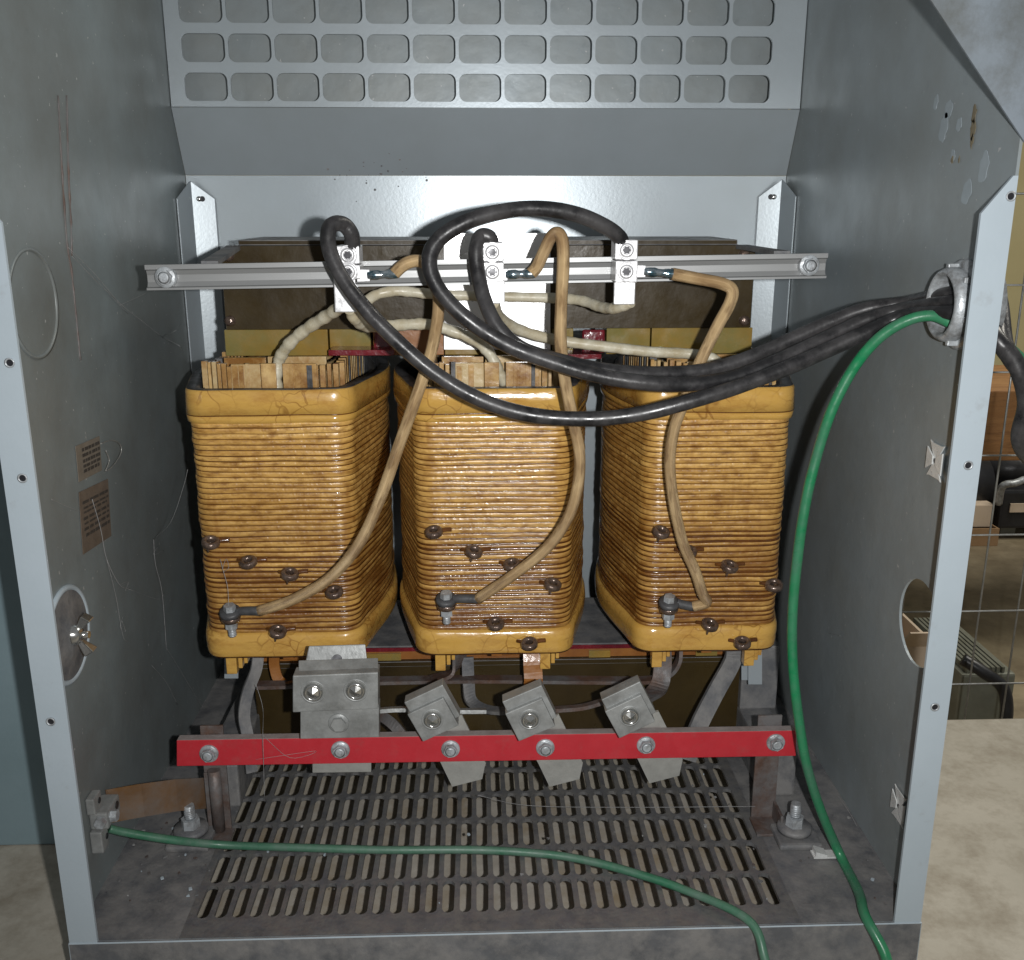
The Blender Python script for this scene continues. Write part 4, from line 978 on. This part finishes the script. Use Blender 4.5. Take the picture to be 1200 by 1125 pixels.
# paint flakes, dust clots and wire bits lying on the cabinet floor
rng = random.Random(21); m = MB()
for k in range(90):
    u = rng.random()
    if u < .45: px, py = rng.uniform(120, 250), rng.uniform(960, 1060)
    elif u < .75: px, py = rng.uniform(880, 1040), rng.uniform(930, 1060)
    else: px, py = rng.uniform(250, 900), rng.uniform(905, 1060)
    c = PZ(px, py, ZF+.0012)
    if not (XL+.004 < c.x < XR-.004): continue
    m.use(rng.choice((DUSTG, DUSTG, WEB, RUST, GREYF))); r = rng.uniform(.0008,.0026); n = rng.randint(3,5); a = rng.uniform(0,6)
    m.prism([c+Vector((math.cos(a+6.283*i/n)*r*rng.uniform(.5,1.3), math.sin(a+6.283*i/n)*r, 0)) for i in range(n)], None, (0,0,rng.uniform(.0005,.0016)))
tag(m.build('floor_debris'), 'paint flakes and dust clots scattered over the cabinet floor', 'debris', kind='stuff')

# ------------------------------------------------------------------ outside the cabinet
m = MB().use(COVER); vC = 1.03
e0, e1 = P(3,470,vC), P(56,1012,vC)
m.hexa([(-1.1,vC,ZS+.001),(XL-.021,vC,ZS+.001),(XL-.021,vC+.02,ZS+.001),(-1.1,vC+.02,ZS+.001),(-1.1,vC+.02,H+.12),(XL-.021,vC+.02,H+.12),(XL-.021,vC+.04,H+.12),(-1.1,vC+.04,H+.12)], .002)
tag(m.build('cover_panel'), 'blue grey sheet cover leaning upright outside the left panel', 'panel')
# wire mesh fence
vM = 1.42; fence = thing('wire_fence', (.8, vM, 0), 'welded wire mesh fence beyond the right side of the cabinet', 'fence')
m = MB().use(WIRE)
xw0 = P(1147, 720, vM).x; dx = P(1192,720,vM).x-xw0
for k in range(-3, 9): m.cyl((xw0+k*dx, vM, .05), (xw0+k*dx, vM, H+.25), .0016, None, 6)
z0 = P(1160, 715, vM).z; dzz = z0-P(1160,800,vM).z
for k in range(-3, 10):
    z = z0+k*dzz
    if z < H+.25: m.cyl((xw0-3*dx-.02, vM-.003, z), (xw0+8*dx+.02, vM-.003, z), .0016, None, 6)
m.build('mesh', None, fence)
m = MB().use(WIRE); m.box((xw0+8*dx+.02, vM-.012, .001), (xw0+8*dx+.045, vM+.012, H+.27), .002); m.build('post', None, fence)
m = MB().use(WIRE); m.box((xw0-3*dx-.045, vM-.012, .001), (xw0-3*dx-.02, vM+.012, H+.27), .002); m.build('post', None, fence)
# yellow workshop wall
m = MB().use(YWALL); m.box((-7,5.0,0), (7,5.15,3.2)); tag(m.build('workshop_wall'), 'plain yellow workshop wall far behind the wire mesh', 'wall')
# wooden board on a rack
vr = 2.1; rk = thing('storage_rack', (1.2, vr, 0), 'low rack with a wide reddish pine board behind the fence', 'rack')
zt_ = P(1180,458,vr).z; zb_ = P(1180,540,vr).z
m = MB().use(WOOD); m.box((.75, vr, zb_), (2.0, vr+.04, zt_), .003); m.build('board', None, rk)
m = MB().use(WOOD); m.box((.75, vr+.041, zt_-.05), (2.0, vr+.5, zt_-.02), .003); m.build('shelf', None, rk)
for x in (.80, 1.92):
    m = MB().use(MACHG); m.box((x, vr+.06, 0.001), (x+.05, vr+.11, zt_-.051), .002); m.build('post', None, rk)
# dark machine under the rack
vm = 3.0
mc = thing('machine', (1.5, vm, 0), 'black workshop machine standing in the far background', 'machine')
m = MB().use(MACH); a = P(1168,625,vm); m.box((a.x, vm, P(1168,620,vm).z), (a.x+.6, vm+.4, P(1168,575,vm).z), .01); m.build('body', None, mc)
m = MB().use(MACH); m.cyl((a.x-.03, vm+.12, P(1168,560,vm).z), (a.x+.35, vm+.12, P(1168,560,vm).z), .06, None, 20); m.cyl((a.x-.16, vm+.1, P(1140,575,vm).z), (a.x-.02, vm+.1, P(1140,575,vm).z), .09, None, 20); m.build('motor', None, mc)
m = MB().use(CARDP); m.box((a.x+.03, vm-.006, P(1168,600,vm).z), (a.x+.18, vm-.001, P(1168,590,vm).z)); m.build('plate', None, mc)
for xx in (a.x+.04, a.x+.5): m = MB().use(MACHG); m.box((xx, vm+.05, .0), (xx+.05, vm+.35, P(1168,620,vm).z-.001)); m.build('leg', None, mc)
m = MB().use(ZINC); m.tube([P(1170,590,vm-.02), P(1175,570,vm-.05), P(1190,566,vm-.06), P(1200,562,vm-.05)], .012, 8, 6); m.build('pipe', None, mc)
def cbox(px0, px1, yb, yt, v, dep, mm, label, flap=True, zb=None):
    x0, x1 = P(px0,yb,v).x, P(px1,yb,v).x; z0 = P(px0,yb,v).z if zb is None else zb; z1 = P(px0,yt,v).z
    m = MB().use(mm); t = .006
    m.box((x0,v,z0),(x1,v+t,z1)); m.box((x0,v+dep-t,z0),(x1,v+dep,z1)); m.box((x0,v+t,z0),(x0+t,v+dep-t,z1)); m.box((x1-t,v+t,z0),(x1,v+dep-t,z1)); m.box((x0+t,v+t,z0),(x1-t,v+dep-t,z0+t))
    if flap: m.hexa([(x0,v-.001,z1),(x1,v-.001,z1),(x1,v+.003,z1),(x0,v+.003,z1),(x0,v-.05,z1+.05),(x1,v-.05,z1+.05),(x1,v-.046,z1+.051),(x0,v-.046,z1+.051)])
    return tag(m.build('cardboard_box'), label, 'box')
def zfl(px, v): return .001
cbox(1132, 1166, 660, 620, 2.95, .25, CARD, 'brown cardboard box on the floor near the black machine', False, .001)
q = cbox(1048, 1096, 785, 758, 1.70, .16, CARDP, 'pale open cardboard box seen through the round hole of the right panel', True, .001)
m = MB().use(CARDP); a = P(1140,612,2.98); m.box((a.x-.05, 2.97, P(1140,618,2.97).z), (a.x+.06, 3.10, P(1140,592,2.97).z), .003); tag(m.build('carton'), 'white carton standing on the brown cardboard box', 'box')
# grey ribbed unit
vu = 1.75; ru = thing('ribbed_unit', (.95, vu, 0), 'grey green metal unit with ribbed top behind the slab', 'unit')
x0 = P(1126,800,vu).x; x1 = P(1184,800,vu).x+.01; zt_ = P(1160,790,vu).z
m = MB().use(MACHG); m.box((x0, vu, .001), (x1, vu+.26, zt_), .006); m.build('body', None, ru)
m = MB().use(MACHG)
for k in range(8): m.box((x0+.012+k*(x1-x0-.03)/8, vu+.005, zt_+.0005), (x0+.012+k*(x1-x0-.03)/8+.006, vu+.255, zt_+.012))
m.build('ribs', None, ru)
m = MB().use(MACH); m.tube([P(1128,772,1.72), P(1152,787,1.70), P(1175,805,1.69), P(1180,835,1.68), P(1172,870,1.68)], .012, 10, 8)
tag(m.build('black_hose'), 'black rubber hose draped over the grey ribbed unit', 'hose')

# ------------------------------------------------------------------ light, world, camera
W = bpy.data.worlds.new('World'); SC.world = W; W.use_nodes = True
bg = W.node_tree.nodes['Background']; bg.inputs['Color'].default_value = (.95,.98,1,1); bg.inputs['Strength'].default_value = .17
fl_ = bpy.data.lights.new('camera_flash', 'SPOT'); fl_.spot_size = math.radians(118); fl_.spot_blend = 1.0; fl_.energy = 40; fl_.shadow_soft_size = .008; fl_.color = (1,.995,.985)
fo = bpy.data.objects.new('camera_flash', fl_); COL.objects.link(fo); fo.location = (.060, -.005, H+.004); fo.rotation_euler = (math.radians(90-9), 0, math.radians(-1.5))
al = bpy.data.lights.new('workshop_lamp', 'AREA'); al.energy = 62; al.size = 1.6; al.color = (1,.95,.84)
ao = bpy.data.objects.new('workshop_lamp', al); COL.objects.link(ao); ao.location = (2.4, 1.9, 2.9); ao.rotation_euler = (0,0,0)
cd = bpy.data.cameras.new('camera'); co = bpy.data.objects.new('camera', cd); COL.objects.link(co)
cd.sensor_width = 36; cd.lens = 36*F/1200; cd.clip_start = .02; cd.clip_end = 100
co.matrix_world = Matrix(((rt.x, up.x, -fw.x, 0), (rt.y, up.y, -fw.y, 0), (rt.z, up.z, -fw.z, H), (0,0,0,1)))
SC.camera = co
SC.view_settings.view_transform = 'Standard'; SC.view_settings.look = 'None'; SC.view_settings.gamma = 1; SC.view_settings.use_curve_mapping = False
SC.view_settings.exposure = 0
